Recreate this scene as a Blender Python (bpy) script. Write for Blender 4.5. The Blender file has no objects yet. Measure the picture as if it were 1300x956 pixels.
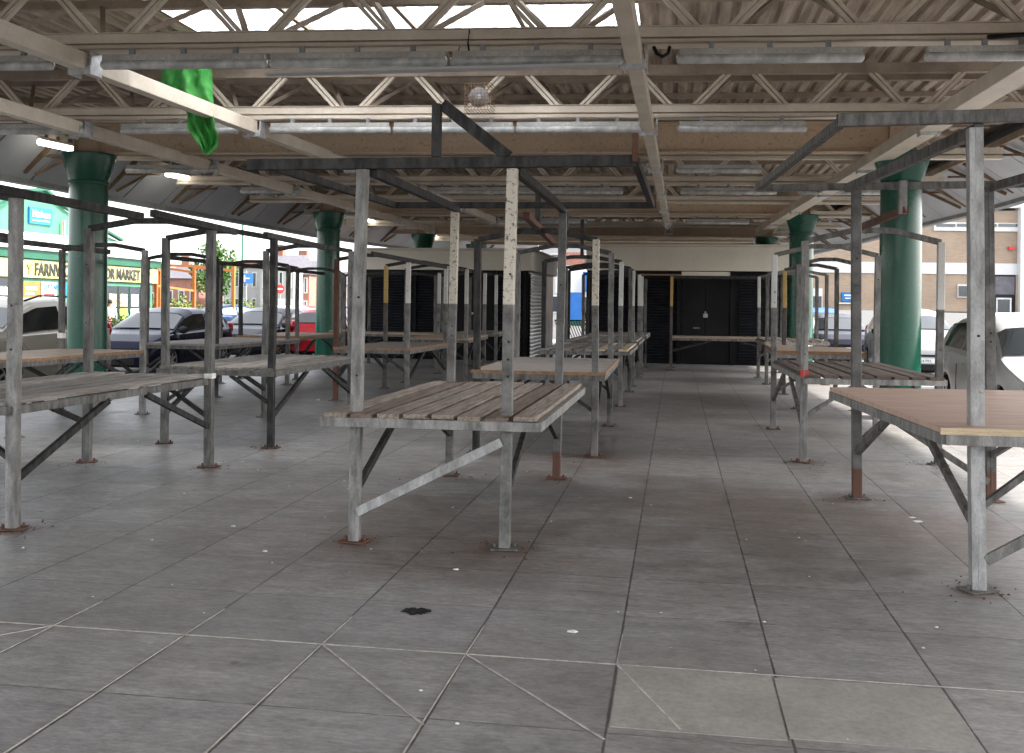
import bpy, bmesh, math, random
from mathutils import Vector, Matrix
random.seed(7)
S = bpy.context.scene
COL = S.collection
R = math.radians
# ------------------------------------------------------------------ camera model (a pixel + a distance -> a real point)
F = 1280.0; CX, CY = 650.0, 386.5; ROLL = math.atan(.0122); H = 1.5; YAW = math.atan(208 / F)
cr, sr, cy_, sy_ = math.cos(ROLL), math.sin(ROLL), math.cos(YAW), math.sin(YAW)
def ray(px, py):
    u = (px - CX) / F; v = (CY - py) / F
    r = u * cr - v * sr; up = v * cr + u * sr
    return (r * cy_ - sy_, r * sy_ + cy_, up)
def atz(px, py, z=0):
    d = ray(px, py); t = (z - H) / d[2]; return Vector((d[0] * t, d[1] * t, z))
def aty(px, py, Y):
    d = ray(px, py); t = Y / d[1]; return Vector((d[0] * t, Y, H + d[2] * t))
def atf(px, py, f):
    d = ray(px, py); return Vector((d[0] * f, d[1] * f, H + d[2] * f))
# ------------------------------------------------------------------ materials
def mat(name, c1, c2=None, scale=6, rough=.6, metal=0, rust=0, rustc=(.10, .045, .022), bump=.15, stretch=(1, 1, 1),
        paint=None, zmin=None, emit=None, coat=0, spec=.4, detail=8, paint_keep=.62, dirt=0, dirtc=(.05, .045, .04), rustscale=9, zmax=None, speck=.22, cw=.13):
    m = bpy.data.materials.new(name); m.use_nodes = True; nt = m.node_tree; N = nt.nodes; L = nt.links
    b = N['Principled BSDF']
    def new(t, **k):
        n = N.new(t)
        for a, v in k.items(): setattr(n, a, v)
        return n
    tc = new('ShaderNodeTexCoord'); mp = new('ShaderNodeMapping'); mp.inputs['Scale'].default_value = stretch
    L.new(tc.outputs['Object'], mp.inputs[0])
    def noise(sc, det=detail, rg=.6, src=None):
        n = new('ShaderNodeTexNoise'); n.inputs['Scale'].default_value = sc; n.inputs['Detail'].default_value = det
        n.inputs['Roughness'].default_value = rg; L.new((src or mp.outputs[0]), n.inputs['Vector']); return n.outputs['Fac']
    def step(fac, a, w):
        n = new('ShaderNodeMapRange'); n.inputs['From Min'].default_value = a - w; n.inputs['From Max'].default_value = a + w
        L.new(fac, n.inputs['Value']); return n.outputs[0]
    def mix(fac, A, B):
        n = new('ShaderNodeMix', data_type='RGBA')
        if hasattr(fac, 'links'): L.new(fac, n.inputs[0])
        else: n.inputs[0].default_value = fac
        for i, v in ((6, A), (7, B)):
            if hasattr(v, 'links'): L.new(v, n.inputs[i])
            else: n.inputs[i].default_value = (*v, 1)
        return n.outputs[2]
    def math_(op, A, B=0):
        n = new('ShaderNodeMath', operation=op)
        for i, v in ((0, A), (1, B)):
            if hasattr(v, 'links'): L.new(v, n.inputs[i])
            else: n.inputs[i].default_value = v
        return n.outputs[0]
    c2 = c2 or tuple(x * .8 for x in c1)
    f = noise(scale)
    col = mix(step(f, .5, cw), c1, c2)
    if speck:
        sp = new('ShaderNodeMapRange'); L.new(noise(scale * 7 + 12, 5, .75), sp.inputs[0]); sp.inputs[1].default_value = .32; sp.inputs[2].default_value = .68; sp.inputs[3].default_value = 1 - speck; sp.inputs[4].default_value = 1 + speck
        vs = new('ShaderNodeVectorMath', operation='SCALE'); L.new(col, vs.inputs[0]); L.new(sp.outputs[0], vs.inputs['Scale']); col = vs.outputs[0]
    if dirt:
        col = mix(step(noise(scale * .35, 6, .7), 1 - dirt * .62, .1), col, dirtc)
    if paint:
        chip = noise(34, 5, .75, tc.outputs['Object'])
        k = step(chip, paint_keep, .02)
        k = math_('SUBTRACT', 1, k)
        sep = new('ShaderNodeSeparateXYZ'); L.new(tc.outputs['Object'], sep.inputs[0])
        if zmin is not None:
            k = math_('MULTIPLY', k, step(sep.outputs[2], zmin, .006))
        if zmax is not None:
            k = math_('MULTIPLY', k, math_('SUBTRACT', 1, step(sep.outputs[2], zmax, .006)))
        pc = mix(step(noise(3), .5, .3), paint, tuple(x * .72 for x in paint))
        col = mix(k, col, pc)
        mt = math_('MULTIPLY', math_('SUBTRACT', 1, k), metal); L.new(mt, b.inputs['Metallic'])
    else:
        b.inputs['Metallic'].default_value = metal
    if rust:
        rf = step(noise(rustscale, 8, .7, tc.outputs['Object']), .78 - rust * .4, .06)
        col = mix(rf, col, rustc)
        if not paint and metal:
            L.new(math_('MULTIPLY', math_('SUBTRACT', 1, rf), metal), b.inputs['Metallic'])
    L.new(col, b.inputs['Base Color'])
    rr = new('ShaderNodeMapRange'); rr.inputs['To Min'].default_value = max(0, rough - .12); rr.inputs['To Max'].default_value = min(1, rough + .12)
    L.new(f, rr.inputs['Value']); L.new(rr.outputs[0], b.inputs['Roughness'])
    b.inputs['Specular IOR Level'].default_value = spec
    if coat: b.inputs['Coat Weight'].default_value = coat; b.inputs['Coat Roughness'].default_value = .06
    if emit:
        b.inputs['Emission Color'].default_value = (*emit[0], 1); b.inputs['Emission Strength'].default_value = emit[1]
    if bump:
        bn = new('ShaderNodeBump'); bn.inputs['Strength'].default_value = bump; bn.inputs['Distance'].default_value = .01
        L.new(noise(scale * 5, 6), bn.inputs['Height']); L.new(bn.outputs[0], b.inputs['Normal'])
    return m
MT = {}
MT['galv'] = mat('galvanised_steel', (.27, .262, .25), (.13, .126, .12), 5, .6, .15, rust=.22, stretch=(3, 3, 1))
MT['galv_light'] = mat('bright_galvanised_steel', (.40, .395, .39), (.23, .226, .22), 5, .55, .2, rust=.15, stretch=(3, 3, 1))
MT['dark'] = mat('weathered_dark_steel', (.06, .058, .056), (.026, .025, .025), 7, .6, .15, rust=.14, stretch=(3, 3, 1), spec=.12)
MT['dark2'] = mat('dull_grey_steel', (.16, .153, .145), (.065, .062, .058), 6, .62, .12, rust=.2, stretch=(3, 3, 1))
MT['rusty'] = mat('rusty_steel', (.13, .06, .04), (.075, .035, .025), 9, .85, 0, rust=.4)
MT['cream_post'] = mat('post_with_cream_paint', (.18, .173, .165), (.08, .077, .073), 6, .6, .1, paint=(.60, .54, .45), zmin=1.5, rust=.1, paint_keep=.575)
MT['white_post'] = mat('post_with_white_paint', (.18, .173, .165), (.08, .077, .073), 6, .6, .1, paint=(.62, .61, .58), zmin=1.5, rust=.08, paint_keep=.66)
MT['rustfoot'] = mat('steel_post_with_rusty_foot', (.15, .148, .145), (.075, .073, .07), 6, .6, .1, paint=(.13, .062, .04), zmax=.24, rust=.15, paint_keep=.9)
MT['yellow_post'] = mat('post_with_yellow_paint', (.10, .085, .075), (.07, .06, .055), 6, .6, .2, paint=(.55, .37, .13), zmin=1.5, rust=.1, paint_keep=.7)
MT['plank'] = mat('weathered_planks', (.31, .26, .215), (.15, .115, .09), 3, .85, stretch=(14, 1, 14), bump=.5, rust=.10, rustc=(.05, .035, .028), rustscale=3)
MT['plank_brown'] = mat('dark_brown_planks', (.135, .10, .082), (.075, .055, .046), 3, .85, stretch=(14, 1, 14), bump=.5)
MT['plank_grey'] = mat('grey_planks', (.31, .28, .25), (.17, .15, .135), 3, .85, stretch=(14, 1, 14), bump=.5, rust=.1, rustc=(.06, .05, .04))
MT['plank_pale'] = mat('pale_new_planks', (.52, .42, .30), (.42, .33, .23), 3, .8, stretch=(14, 1, 14), bump=.3)
MT['plank_worn'] = mat('darker_weathered_planks', (.21, .155, .12), (.10, .07, .055), 3, .85, stretch=(14, 1, 14), bump=.5)
MT['plank_grey_worn'] = mat('darker_grey_planks', (.21, .19, .17), (.11, .098, .088), 3, .85, stretch=(14, 1, 14), bump=.5)
MT['plank_brown_worn'] = mat('darker_brown_planks', (.105, .078, .064), (.055, .04, .034), 3, .85, stretch=(14, 1, 14), bump=.5)
MT['edge_wood'] = mat('bare_wood_edge', (.30, .18, .10), (.18, .10, .06), 8, .85, stretch=(2, 2, 8))
MT['edge_pale'] = mat('pale_plywood_edge', (.58, .46, .31), (.45, .34, .22), 8, .8, stretch=(1, 1, 12))
MT['ply_red'] = mat('reddish_shuttering_ply', (.52, .37, .30), (.42, .29, .23), 2.2, .55, stretch=(1, 6, 1), dirt=.25, dirtc=(.34, .27, .22), bump=.1, speck=0.12)
MT['ply_grey'] = mat('grey_worn_ply', (.27, .24, .22), (.19, .17, .155), 3, .75, stretch=(1, 5, 1), dirt=.3, dirtc=(.12, .10, .09))
MT['ply_tan'] = mat('tan_ply', (.36, .27, .19), (.27, .20, .145), 3, .75, stretch=(1, 5, 1))
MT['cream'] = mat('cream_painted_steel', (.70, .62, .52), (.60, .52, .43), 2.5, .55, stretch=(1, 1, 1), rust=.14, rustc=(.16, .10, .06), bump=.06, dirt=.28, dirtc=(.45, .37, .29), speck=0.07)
MT['cream_dim'] = mat('grimy_shaded_cream_steel', (.42, .345, .28), (.28, .225, .18), 2, .7, rust=.14, rustc=(.10, .06, .035), bump=.1, dirt=.4, dirtc=(.13, .10, .08), speck=0.1)  # darker cream, underside shade of the rear truss bars put into colour, plus grime
MT['beam'] = mat('main_beam_steel', (.62, .48, .35), (.50, .38, .27), 1.3, .6, bump=.08, rust=.42, rustc=(.36, .22, .11), rustscale=16, cw=.25, dirt=.3, dirtc=(.25, .16, .08), speck=0.09)
MT['deck'] = mat('stained_corrugated_sheet', (.58, .49, .40), (.28, .225, .18), 1.6, .75, stretch=(5, .5, 1), dirt=.45, dirtc=(.15, .115, .085), rust=.2, rustc=(.20, .13, .08), rustscale=3, bump=.1, speck=0.14)
MT['panel'] = mat('grey_eave_panels', (.50, .51, .53), (.42, .43, .45), .9, .6, bump=.03, dirt=.3, dirtc=(.33, .34, .35), speck=0.04)
MT['gutter'] = mat('grey_gutter', (.30, .31, .32), (.22, .225, .23), 3, .6, bump=.05)
MT['brace'] = mat('brown_brace', (.25, .165, .10), (.16, .10, .06), 5, .8)
MT['green'] = mat('green_column_paint', (.010, .088, .055), (.008, .070, .043), 1.5, .27, coat=.12, rust=.13, rustc=(.06, .16, .12), rustscale=14, bump=.02, dirt=.12, dirtc=(.06, .14, .11), spec=.4, speck=0.05)
MT['tube_body'] = mat('light_housing', (.50, .49, .46), (.36, .35, .33), 4, .5, dirt=.3, dirtc=(.25, .22, .19))
MT['diffuser'] = mat('light_diffuser', (.62, .62, .60), (.32, .33, .33), 6, .25, bump=0, spec=.7, speck=0.08)
MT['lit'] = mat('lit_tube', (.9, .88, .8), (.9, .88, .8), 1, .4, bump=0, emit=((1, .96, .82), 1.6), speck=0)
MT['bracket'] = mat('zinc_bracket', (.62, .63, .64), (.38, .39, .41), 12, .4, .4, bump=.2)
MT['void'] = mat('dark_mouth', (.012, .011, .010), rough=1, spec=0.0, bump=0)
MT['cable'] = mat('black_cable', (.02, .02, .02), rough=.5, bump=0, spec=.12)
MT['cloth'] = mat('bright_green_cloth', (.09, .46, .15), (.025, .24, .06), 2.2, 1, bump=.6, spec=.0, paint=(.17, .50, .22), zmax=3.58, paint_keep=.99)
MT['shutter'] = mat('black_shutter', (.016, .017, .022), (.010, .0105, .013), 3, .42, .1, bump=.04, spec=.12)
MT['shutter_pale'] = mat('pale_grey_shutter', (.75, .75, .73), (.66, .66, .64), 3, .5, .1, bump=.04)
MT['black'] = mat('black_door_paint', (.012, .012, .014), (.008, .008, .009), 2, .35, bump=.06, dirt=.25, dirtc=(.025, .025, .026), spec=.12)
MT['fascia'] = mat('cream_fascia', (.74, .69, .60), (.68, .63, .54), .8, .6, bump=.03, dirt=.22, dirtc=(.45, .41, .35), speck=0.05)
MT['asphalt'] = mat('asphalt', (.12, .118, .115), (.095, .094, .092), 1.2, .9, bump=.3, spec=.08)
MT['pave'] = mat('pale_paving', (.2, .195, .19), (.165, .16, .155), 1.5, .85, bump=.1, spec=.08)
MT['white'] = mat('white_paint', (.55, .55, .55), (.5, .5, .49), 2, .6, bump=.03, speck=0.05)
MT['red'] = mat('red_paint', (.55, .03, .03), (.45, .03, .03), 3, .45, bump=.02)
MT['blue'] = mat('blue_paint', (.03, .16, .48), (.03, .13, .42), 3, .45, bump=.02)
MT['skyblue'] = mat('sky_blue_sign', (.01, .14, .36), (.01, .125, .33), 3, .4, bump=.02, speck=0.03)
MT['sign_cream'] = mat('cream_sign_board', (.40, .36, .15), (.37, .33, .14), 2, .5, bump=.02, speck=0.03)
MT['letter'] = mat('dark_lettering', (.03, .035, .03), rough=.5, bump=0)
MT['letter_white'] = mat('white_lettering', (.8, .8, .8), rough=.5, bump=0)
MT['mint'] = mat('green_cladding', (.05, .17, .11), (.045, .15, .098), 1, .6, bump=.03, speck=0.05)
MT['mint_dark'] = mat('dark_green_trim', (.01, .09, .05), (.01, .075, .045), 1, .5, bump=.02)
MT['roofwhite'] = mat('white_roof_sheet', (.72, .72, .71), (.64, .64, .63), .6, .5, bump=.03, speck=0.04)
MT['orange'] = mat('orange_paint', (.42, .14, .03), (.38, .12, .03), 3, .5, bump=.02)
MT['lime'] = mat('lime_poster', (.35, .58, .06), (.30, .5, .05), 3, .5, bump=0)
MT['poster'] = mat('mixed_poster', (.72, .12, .07), (.75, .70, .30), 5, .5, bump=0, detail=1)
MT['slate'] = mat('slate_roof', (.12, .115, .13), (.09, .085, .10), 3, .8, bump=.2)
MT['rubber'] = mat('rubber', (.016, .016, .016), rough=.85, bump=.1, spec=.12)
MT['alloy'] = mat('alloy_rim', (.55, .56, .58), (.42, .43, .45), 6, .3, .7, bump=0)
MT['trim'] = mat('black_plastic', (.02, .02, .021), rough=.55, bump=.03, spec=.12)
MT['glass'] = mat('car_glass', (.012, .016, .018), (.012, .016, .018), 2, .05, bump=0, spec=1.0, coat=.3, speck=0)
MT['tail'] = mat('red_lamp', (.45, .01, .015), (.35, .01, .01), 12, .2, bump=0, coat=.6)
MT['lamp'] = mat('clear_lamp', (.62, .65, .68), (.30, .32, .35), 18, .12, .3, bump=0, coat=.8, speck=0.0)
MT['plate_w'] = mat('white_plate', (.75, .75, .74), (.7, .7, .7), 3, .4, bump=0, speck=0.0)
MT['plate_y'] = mat('yellow_plate', (.75, .58, .06), (.7, .53, .05), 3, .4, bump=0, speck=0)
MT['skin'] = mat('skin', (.52, .31, .22), (.48, .28, .2), 4, .6, bump=0, speck=0.05)
MT['hair'] = mat('dark_hair', (.03, .02, .015), rough=.7)
MT['pinkcloth'] = mat('pink_cloth', (.60, .27, .27), (.5, .2, .2), 5, .85)
MT['whitecloth'] = mat('white_cloth', (.72, .70, .68), (.62, .6, .6), 5, .85)
MT['navycloth'] = mat('navy_cloth', (.03, .035, .07), (.02, .025, .05), 5, .85)
MT['stonewall'] = mat('rendered_wall', (.38, .37, .36), (.33, .32, .31), 2, .8, speck=0.08)
MT['terracotta'] = mat('terracotta_roof_band', (.40, .13, .08), (.33, .10, .07), 3, .8)
MT['winglass'] = mat('dark_window_glass', (.04, .05, .06), (.03, .035, .04), 3, .1, bump=0, spec=.9)
MT['litter'] = mat('white_litter', (.72, .71, .68), (.6, .6, .57), 8, .8)
MT['oil'] = mat('black_mess', (.012, .012, .012), (.02, .02, .02), 20, .6, bump=.5, spec=.12)
MT['leaf_y'] = mat('yellow_green_leaves', (.20, .22, .04), (.12, .17, .03), 1.2, .8, bump=0)
MT['leaf_g'] = mat('green_leaves', (.075, .15, .03), (.045, .10, .02), 1.0, .8, bump=0)
MT['leaf_d'] = mat('hedge_leaves', (.09, .12, .04), (.06, .085, .03), 1.0, .8, bump=0)
MT['bark'] = mat('bark', (.10, .075, .055), (.06, .045, .035), 6, .9, bump=.4)
MT['grass'] = mat('grass_ground', (.10, .14, .03), (.07, .10, .025), 2, .9, bump=.3)
MT['grout'] = mat('pale_grout', (.44, .41, .37), (.27, .25, .23), 14, .9, dirt=.3, dirtc=(.22, .21, .2))
MT['slab_pale'] = mat('pale_cream_slab', (.29, .275, .25), (.23, .22, .20), 3, .85, bump=.2, speck=0.16)
def paintmat(n, c, metal=.3): return mat(n, c, tuple(x * .92 for x in c), 2, .3 if max(c) > .1 else .24, metal, coat=0, bump=0, spec=.3 if max(c) > .1 else .09, speck=0)
def brickmat(name, c1, c2, mortar, scale=1, rot=None):
    m = bpy.data.materials.new(name); m.use_nodes = True; nt = m.node_tree; N = nt.nodes; L = nt.links; b = N['Principled BSDF']
    tc = N.new('ShaderNodeTexCoord'); mp = N.new('ShaderNodeMapping'); mp.inputs['Rotation'].default_value = (R(90), 0, rot or 0)
    L.new(tc.outputs['Object'], mp.inputs[0])
    sep = N.new('ShaderNodeSeparateXYZ'); cmb = N.new('ShaderNodeCombineXYZ'); L.new(tc.outputs['Object'], sep.inputs[0])
    L.new(sep.outputs[0], cmb.inputs[0]); L.new(sep.outputs[2], cmb.inputs[1])
    br = N.new('ShaderNodeTexBrick'); br.inputs['Color1'].default_value = (*c1, 1); br.inputs['Color2'].default_value = (*c2, 1); br.inputs['Mortar'].default_value = (*mortar, 1)
    br.inputs['Scale'].default_value = 1; br.inputs['Brick Width'].default_value = .225 * scale; br.inputs['Row Height'].default_value = .075 * scale; br.inputs['Mortar Size'].default_value = .008 * scale
    L.new(cmb.outputs[0], br.inputs['Vector'])
    nz = N.new('ShaderNodeTexNoise'); nz.inputs['Scale'].default_value = .7; nz.inputs['Detail'].default_value = 6; L.new(tc.outputs['Object'], nz.inputs[0])
    mx = N.new('ShaderNodeMix'); mx.data_type = 'RGBA'; mx.blend_type = 'MULTIPLY'; mx.inputs[0].default_value = .5
    L.new(br.outputs[0], mx.inputs[6]); L.new(nz.outputs[0], mx.inputs[7]); L.new(mx.outputs[2], b.inputs['Base Color']); b.inputs['Roughness'].default_value = .9
    return m
MT['brick_tan'] = brickmat('tan_brickwork', (.40, .29, .20), (.34, .24, .165), (.36, .31, .26))
MT['brick_red'] = brickmat('red_brickwork', (.42, .15, .10), (.34, .12, .08), (.35, .28, .24))
MT['brick_orange'] = brickmat('orange_brickwork', (.58, .28, .16), (.50, .24, .13), (.45, .36, .3))
# translucent roof light
def skylight_mat():
    m = bpy.data.materials.new('translucent_roof_light'); m.use_nodes = True; N = m.node_tree.nodes; L = m.node_tree.links
    for n in list(N): N.remove(n)
    out = N.new('ShaderNodeOutputMaterial'); tr = N.new('ShaderNodeBsdfTranslucent'); gl = N.new('ShaderNodeBsdfTransparent'); mx = N.new('ShaderNodeMixShader')
    nz = N.new('ShaderNodeTexNoise'); nz.inputs['Scale'].default_value = 2.5; nz.inputs['Detail'].default_value = 8; tc = N.new('ShaderNodeTexCoord'); L.new(tc.outputs['Object'], nz.inputs[0])
    cr_ = N.new('ShaderNodeValToRGB'); cr_.color_ramp.elements[0].color = (.45, .47, .45, 1); cr_.color_ramp.elements[0].position = .3; cr_.color_ramp.elements[1].color = (.9, .93, .97, 1); cr_.color_ramp.elements[1].position = .5
    L.new(nz.outputs[0], cr_.inputs[0]); L.new(cr_.outputs[0], tr.inputs[0]); gl.inputs[0].default_value = (.85, .9, .95, 1)
    mx.inputs[0].default_value = .12; L.new(tr.outputs[0], mx.inputs[1]); L.new(gl.outputs[0], mx.inputs[2]); L.new(mx.outputs[0], out.inputs[0])
    return m
MT['skylight'] = skylight_mat()
def cloth_mat():
    m = bpy.data.materials.new('thin_green_cloth'); m.use_nodes = True; N = m.node_tree.nodes; L = m.node_tree.links
    for n in list(N): N.remove(n)
    out = N.new('ShaderNodeOutputMaterial'); tr = N.new('ShaderNodeBsdfTranslucent'); df = N.new('ShaderNodeBsdfDiffuse'); mx = N.new('ShaderNodeMixShader'); tc = N.new('ShaderNodeTexCoord')
    nz = N.new('ShaderNodeTexNoise'); nz.inputs['Scale'].default_value = 7; nz.inputs['Detail'].default_value = 8; L.new(tc.outputs['Object'], nz.inputs[0])
    cr2 = N.new('ShaderNodeValToRGB'); cr2.color_ramp.elements[0].color = (.06, .33, .07, 1); cr2.color_ramp.elements[0].position = .35; cr2.color_ramp.elements[1].color = (.15, .50, .15, 1); cr2.color_ramp.elements[1].position = .65
    L.new(nz.outputs[0], cr2.inputs[0]); L.new(cr2.outputs[0], tr.inputs[0]); L.new(cr2.outputs[0], df.inputs[0])
    bn = N.new('ShaderNodeBump'); wv = N.new('ShaderNodeTexNoise'); wv.inputs['Scale'].default_value = 40; wv.inputs['Detail'].default_value = 4; L.new(tc.outputs['Object'], wv.inputs[0]); L.new(wv.outputs[0], bn.inputs['Height']); bn.inputs['Strength'].default_value = .5; bn.inputs['Distance'].default_value = .01; L.new(bn.outputs[0], df.inputs['Normal'])
    mx.inputs[0].default_value = .4; L.new(df.outputs[0], mx.inputs[1]); L.new(tr.outputs[0], mx.inputs[2]); L.new(mx.outputs[0], out.inputs[0]); return m
MT['cloth'] = cloth_mat()
# market floor: worn slabs .643 x .68 m with thin joints, per-slab tone, streaky wear, stains
def floor_mat():
    m = bpy.data.materials.new('worn_concrete_slabs'); m.use_nodes = True; nt = m.node_tree; N = nt.nodes; L = nt.links; b = N['Principled BSDF']
    def new(t, **k):
        n = N.new(t)
        for a, v in k.items(): setattr(n, a, v)
        return n
    def put(i, v):
        if hasattr(v, 'links'): L.new(v, i)
        elif isinstance(v, tuple): i.default_value = (*v, 1)
        else: i.default_value = v
    def ma(op, A, B=0.0, C=None):
        n = new('ShaderNodeMath', operation=op); put(n.inputs[0], A); put(n.inputs[1], B)
        if C is not None: put(n.inputs[2], C)
        return n.outputs[0]
    def mix(f, A, B, bt='MIX'):
        n = new('ShaderNodeMix', data_type='RGBA', blend_type=bt); put(n.inputs[0], f); put(n.inputs[6], A); put(n.inputs[7], B); return n.outputs[2]
    def rng(v, a, b_, c=0.0, d=1.0):
        n = new('ShaderNodeMapRange'); put(n.inputs[0], v); n.inputs[1].default_value = a; n.inputs[2].default_value = b_; n.inputs[3].default_value = c; n.inputs[4].default_value = d; return n.outputs[0]
    tc = new('ShaderNodeTexCoord'); O = tc.outputs['Object']
    sep = new('ShaderNodeSeparateXYZ'); L.new(O, sep.inputs[0]); X, Y = sep.outputs[0], sep.outputs[1]
    u = ma('DIVIDE', ma('ADD', X, .226 + .643 * 40), .643); v = ma('DIVIDE', ma('ADD', Y, -4.23 + .68 * 40), .68)
    fu, fv = ma('FRACT', u), ma('FRACT', v); iu, iv = ma('FLOOR', u), ma('FLOOR', v)
    du = ma('MINIMUM', fu, ma('SUBTRACT', 1, fu)); dv = ma('MINIMUM', fv, ma('SUBTRACT', 1, fv))
    cmb = new('ShaderNodeCombineXYZ'); L.new(iu, cmb.inputs[0]); L.new(iv, cmb.inputs[1])
    wn = new('ShaderNodeTexWhiteNoise', noise_dimensions='2D'); L.new(cmb.outputs[0], wn.inputs[0])
    cmb2 = new('ShaderNodeCombineXYZ'); L.new(iv, cmb2.inputs[0])
    wn2 = new('ShaderNodeTexWhiteNoise', noise_dimensions='2D'); L.new(cmb2.outputs[0], wn2.inputs[0])
    sh = new('ShaderNodeVectorMath', operation='MULTIPLY_ADD'); L.new(wn.outputs['Color'], sh.inputs[0]); sh.inputs[1].default_value = (37, 23, 11); L.new(O, sh.inputs[2])
    def noise(sc, det, rg, st=(1, 1, 1), off=0):
        mp = new('ShaderNodeMapping'); mp.inputs['Scale'].default_value = st; mp.inputs['Location'].default_value = (off, off, 0); L.new(O if sc < 5.5 else sh.outputs[0], mp.inputs[0])
        n = new('ShaderNodeTexNoise'); n.inputs['Scale'].default_value = sc; n.inputs['Detail'].default_value = det; n.inputs['Roughness'].default_value = rg; L.new(mp.outputs[0], n.inputs[0]); return n.outputs[0]
    big = noise(.45, 5, .6); mid = noise(2.2, 8, .65); fine = noise(26, 6, .8, (.35, 1.6, 1)); scr = noise(9, 6, .75, (.25, 2.2, 1), 3.3); grit = noise(90, 3, .8)
    c = mix(rng(wn.outputs[0], 0, 1), (.172, .166, .160), (.262, .253, .244))
    c = mix(rng(wn2.outputs[0], .25, .9, 0, .6), c, (.165, .163, .170))
    c = mix(rng(mid, .3, .72, 0, .55), c, (.34, .32, .30))
    c = mix(rng(scr, .52, .75, 0, .30), c, (.26, .25, .245))
    c = mix(rng(scr, .47, .25, 0, .5), c, (.08, .076, .073))
    stk = noise(14, 7, .8, (.22, 2.2, 1), 7.7)
    c = mix(rng(stk, .5, .8, 0, .30), c, (.30, .29, .28)); c = mix(rng(stk, .45, .2, 0, .32), c, (.09, .086, .083))
    c = mix(rng(big, .45, .62, 0, .6), c, (.125, .110, .098))
    pat = noise(.9, 6, .75, (1, 1, 1), 21.0)
    c = mix(rng(pat, .56, .66, 0, .4), c, (.075, .07, .066)); c = mix(rng(pat, .42, .33, 0, .3), c, (.21, .195, .18))
    # brown stained area round the middle stall
    sn = noise(5.2, 8, .8, (1, 1, 1), 13.0)
    def blob(x, y, r, sx=1.0):
        dx = ma('MULTIPLY', ma('SUBTRACT', X, x), sx); dy = ma('SUBTRACT', Y, y)
        d = ma('SQRT', ma('ADD', ma('MULTIPLY', dx, dx), ma('MULTIPLY', dy, dy)))
        return rng(ma('ADD', d, ma('ADD', ma('MULTIPLY', ma('SUBTRACT', mid, .5), r * 1.8), ma('MULTIPLY', ma('SUBTRACT', sn, .5), r * 1.5))), r, r * .35)
    st = ma('MAXIMUM', blob(-1.5, 6.6, 1.4, .8), ma('MAXIMUM', blob(-.9, 9.6, 1.1), blob(-1.3, 5.9, .8, .5)))
    c = mix(ma('MULTIPLY', st, ma('MULTIPLY', rng(sn, .4, .6, .35, 1), .7)), c, mix(rng(stk, .4, .6), (.085, .062, .052), (.24, .165, .135)))
    st2 = ma('MAXIMUM', blob(1.6, 7.2, 1.3), blob(.6, 7.6, 1.5))
    c = mix(ma('MULTIPLY', st2, .5), c, (.15, .105, .085))
    # speckle: gum spots and grit
    vo = new('ShaderNodeTexVoronoi'); vo.inputs['Scale'].default_value = 1.9; L.new(O, vo.inputs[0])
    vr = new('ShaderNodeSeparateColor'); L.new(vo.outputs['Color'], vr.inputs[0])
    spot = ma('MULTIPLY', rng(vo.outputs['Distance'], .045, .03), rng(vr.outputs[0], .5, .51))
    c = mix(ma('MULTIPLY', spot, .6), c, mix(rng(vr.outputs[1], .6, .61), (.07, .065, .06), (.42, .40, .38)))
    vo2 = new('ShaderNodeTexVoronoi'); vo2.inputs['Scale'].default_value = 9; L.new(O, vo2.inputs[0])
    vr2 = new('ShaderNodeSeparateColor'); L.new(vo2.outputs['Color'], vr2.inputs[0])
    spot2 = ma('MULTIPLY', rng(vo2.outputs['Distance'], .07, .03), rng(vr2.outputs[0], .9, .91))
    c = mix(ma('MULTIPLY', spot2, .7), c, mix(rng(vr2.outputs[1], .4, .41), (.05, .045, .04), (.5, .49, .47)))
    c = mix(rng(grit, .45, .7, 0, .25), c, (.30, .295, .29))
    fm = noise(38, 6, .8, (.5, 1.4, 1), 5.1); md2 = noise(6.5, 8, .75, (.6, 1.3, 1), 2.2)
    k1 = ma('MULTIPLY', rng(fm, .38, .62, .78, 1.22), rng(md2, .36, .64, .80, 1.2))
    vs = new('ShaderNodeVectorMath', operation='SCALE'); L.new(c, vs.inputs[0]); L.new(k1, vs.inputs['Scale']); c = vs.outputs[0]
    ft = None
    for (fx, fy) in ((-1.97, 6.08), (-1.02, 6.10), (-1.0, 8.65), (-.78, 10.0), (1.61, 5.72), (1.43, 8.3), (1.24, 10.13), (-4.2, 5.95), (-4.14, 8.54)):
        bl_ = blob(fx, fy, .26); ft = bl_ if ft is None else ma('MAXIMUM', ft, bl_)
    c = mix(ma('MULTIPLY', ft, rng(fm, .42, .58, .25, .85)), c, (.11, .066, .048))
    # joints: depth joints deep and dark, cross joints faint
    jn = noise(5, 4, .7, (1, 1, 1), 9)
    jw = rng(jn, .3, .7, .003, .015)
    ju = rng(ma('DIVIDE', du, jw), 1.0, .6); jv = rng(ma('DIVIDE', dv, ma('MULTIPLY', jw, .75)), 1.0, .6)
    c = mix(ma('MULTIPLY', ju, .85), c, (.035, .032, .03)); c = mix(ma('MULTIPLY', jv, rng(jn, .35, .6, .25, .8)), c, (.045, .042, .04))
    L.new(c, b.inputs['Base Color'])
    rg = rng(ma('ADD', ma('MULTIPLY', mid, .6), ma('MULTIPLY', fine, .4)), .3, .7, .36, .62); L.new(rg, b.inputs['Roughness'])
    b.inputs['Specular IOR Level'].default_value = .45
    bn = new('ShaderNodeBump'); bn.inputs['Strength'].default_value = .35; bn.inputs['Distance'].default_value = .004
    hh = ma('SUBTRACT', ma('MULTIPLY', fine, .6), ma('MULTIPLY', ma('MAXIMUM', ju, jv), 1.0)); L.new(hh, bn.inputs['Height']); L.new(bn.outputs[0], b.inputs['Normal'])
    return m
MT['floor'] = floor_mat()
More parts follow.
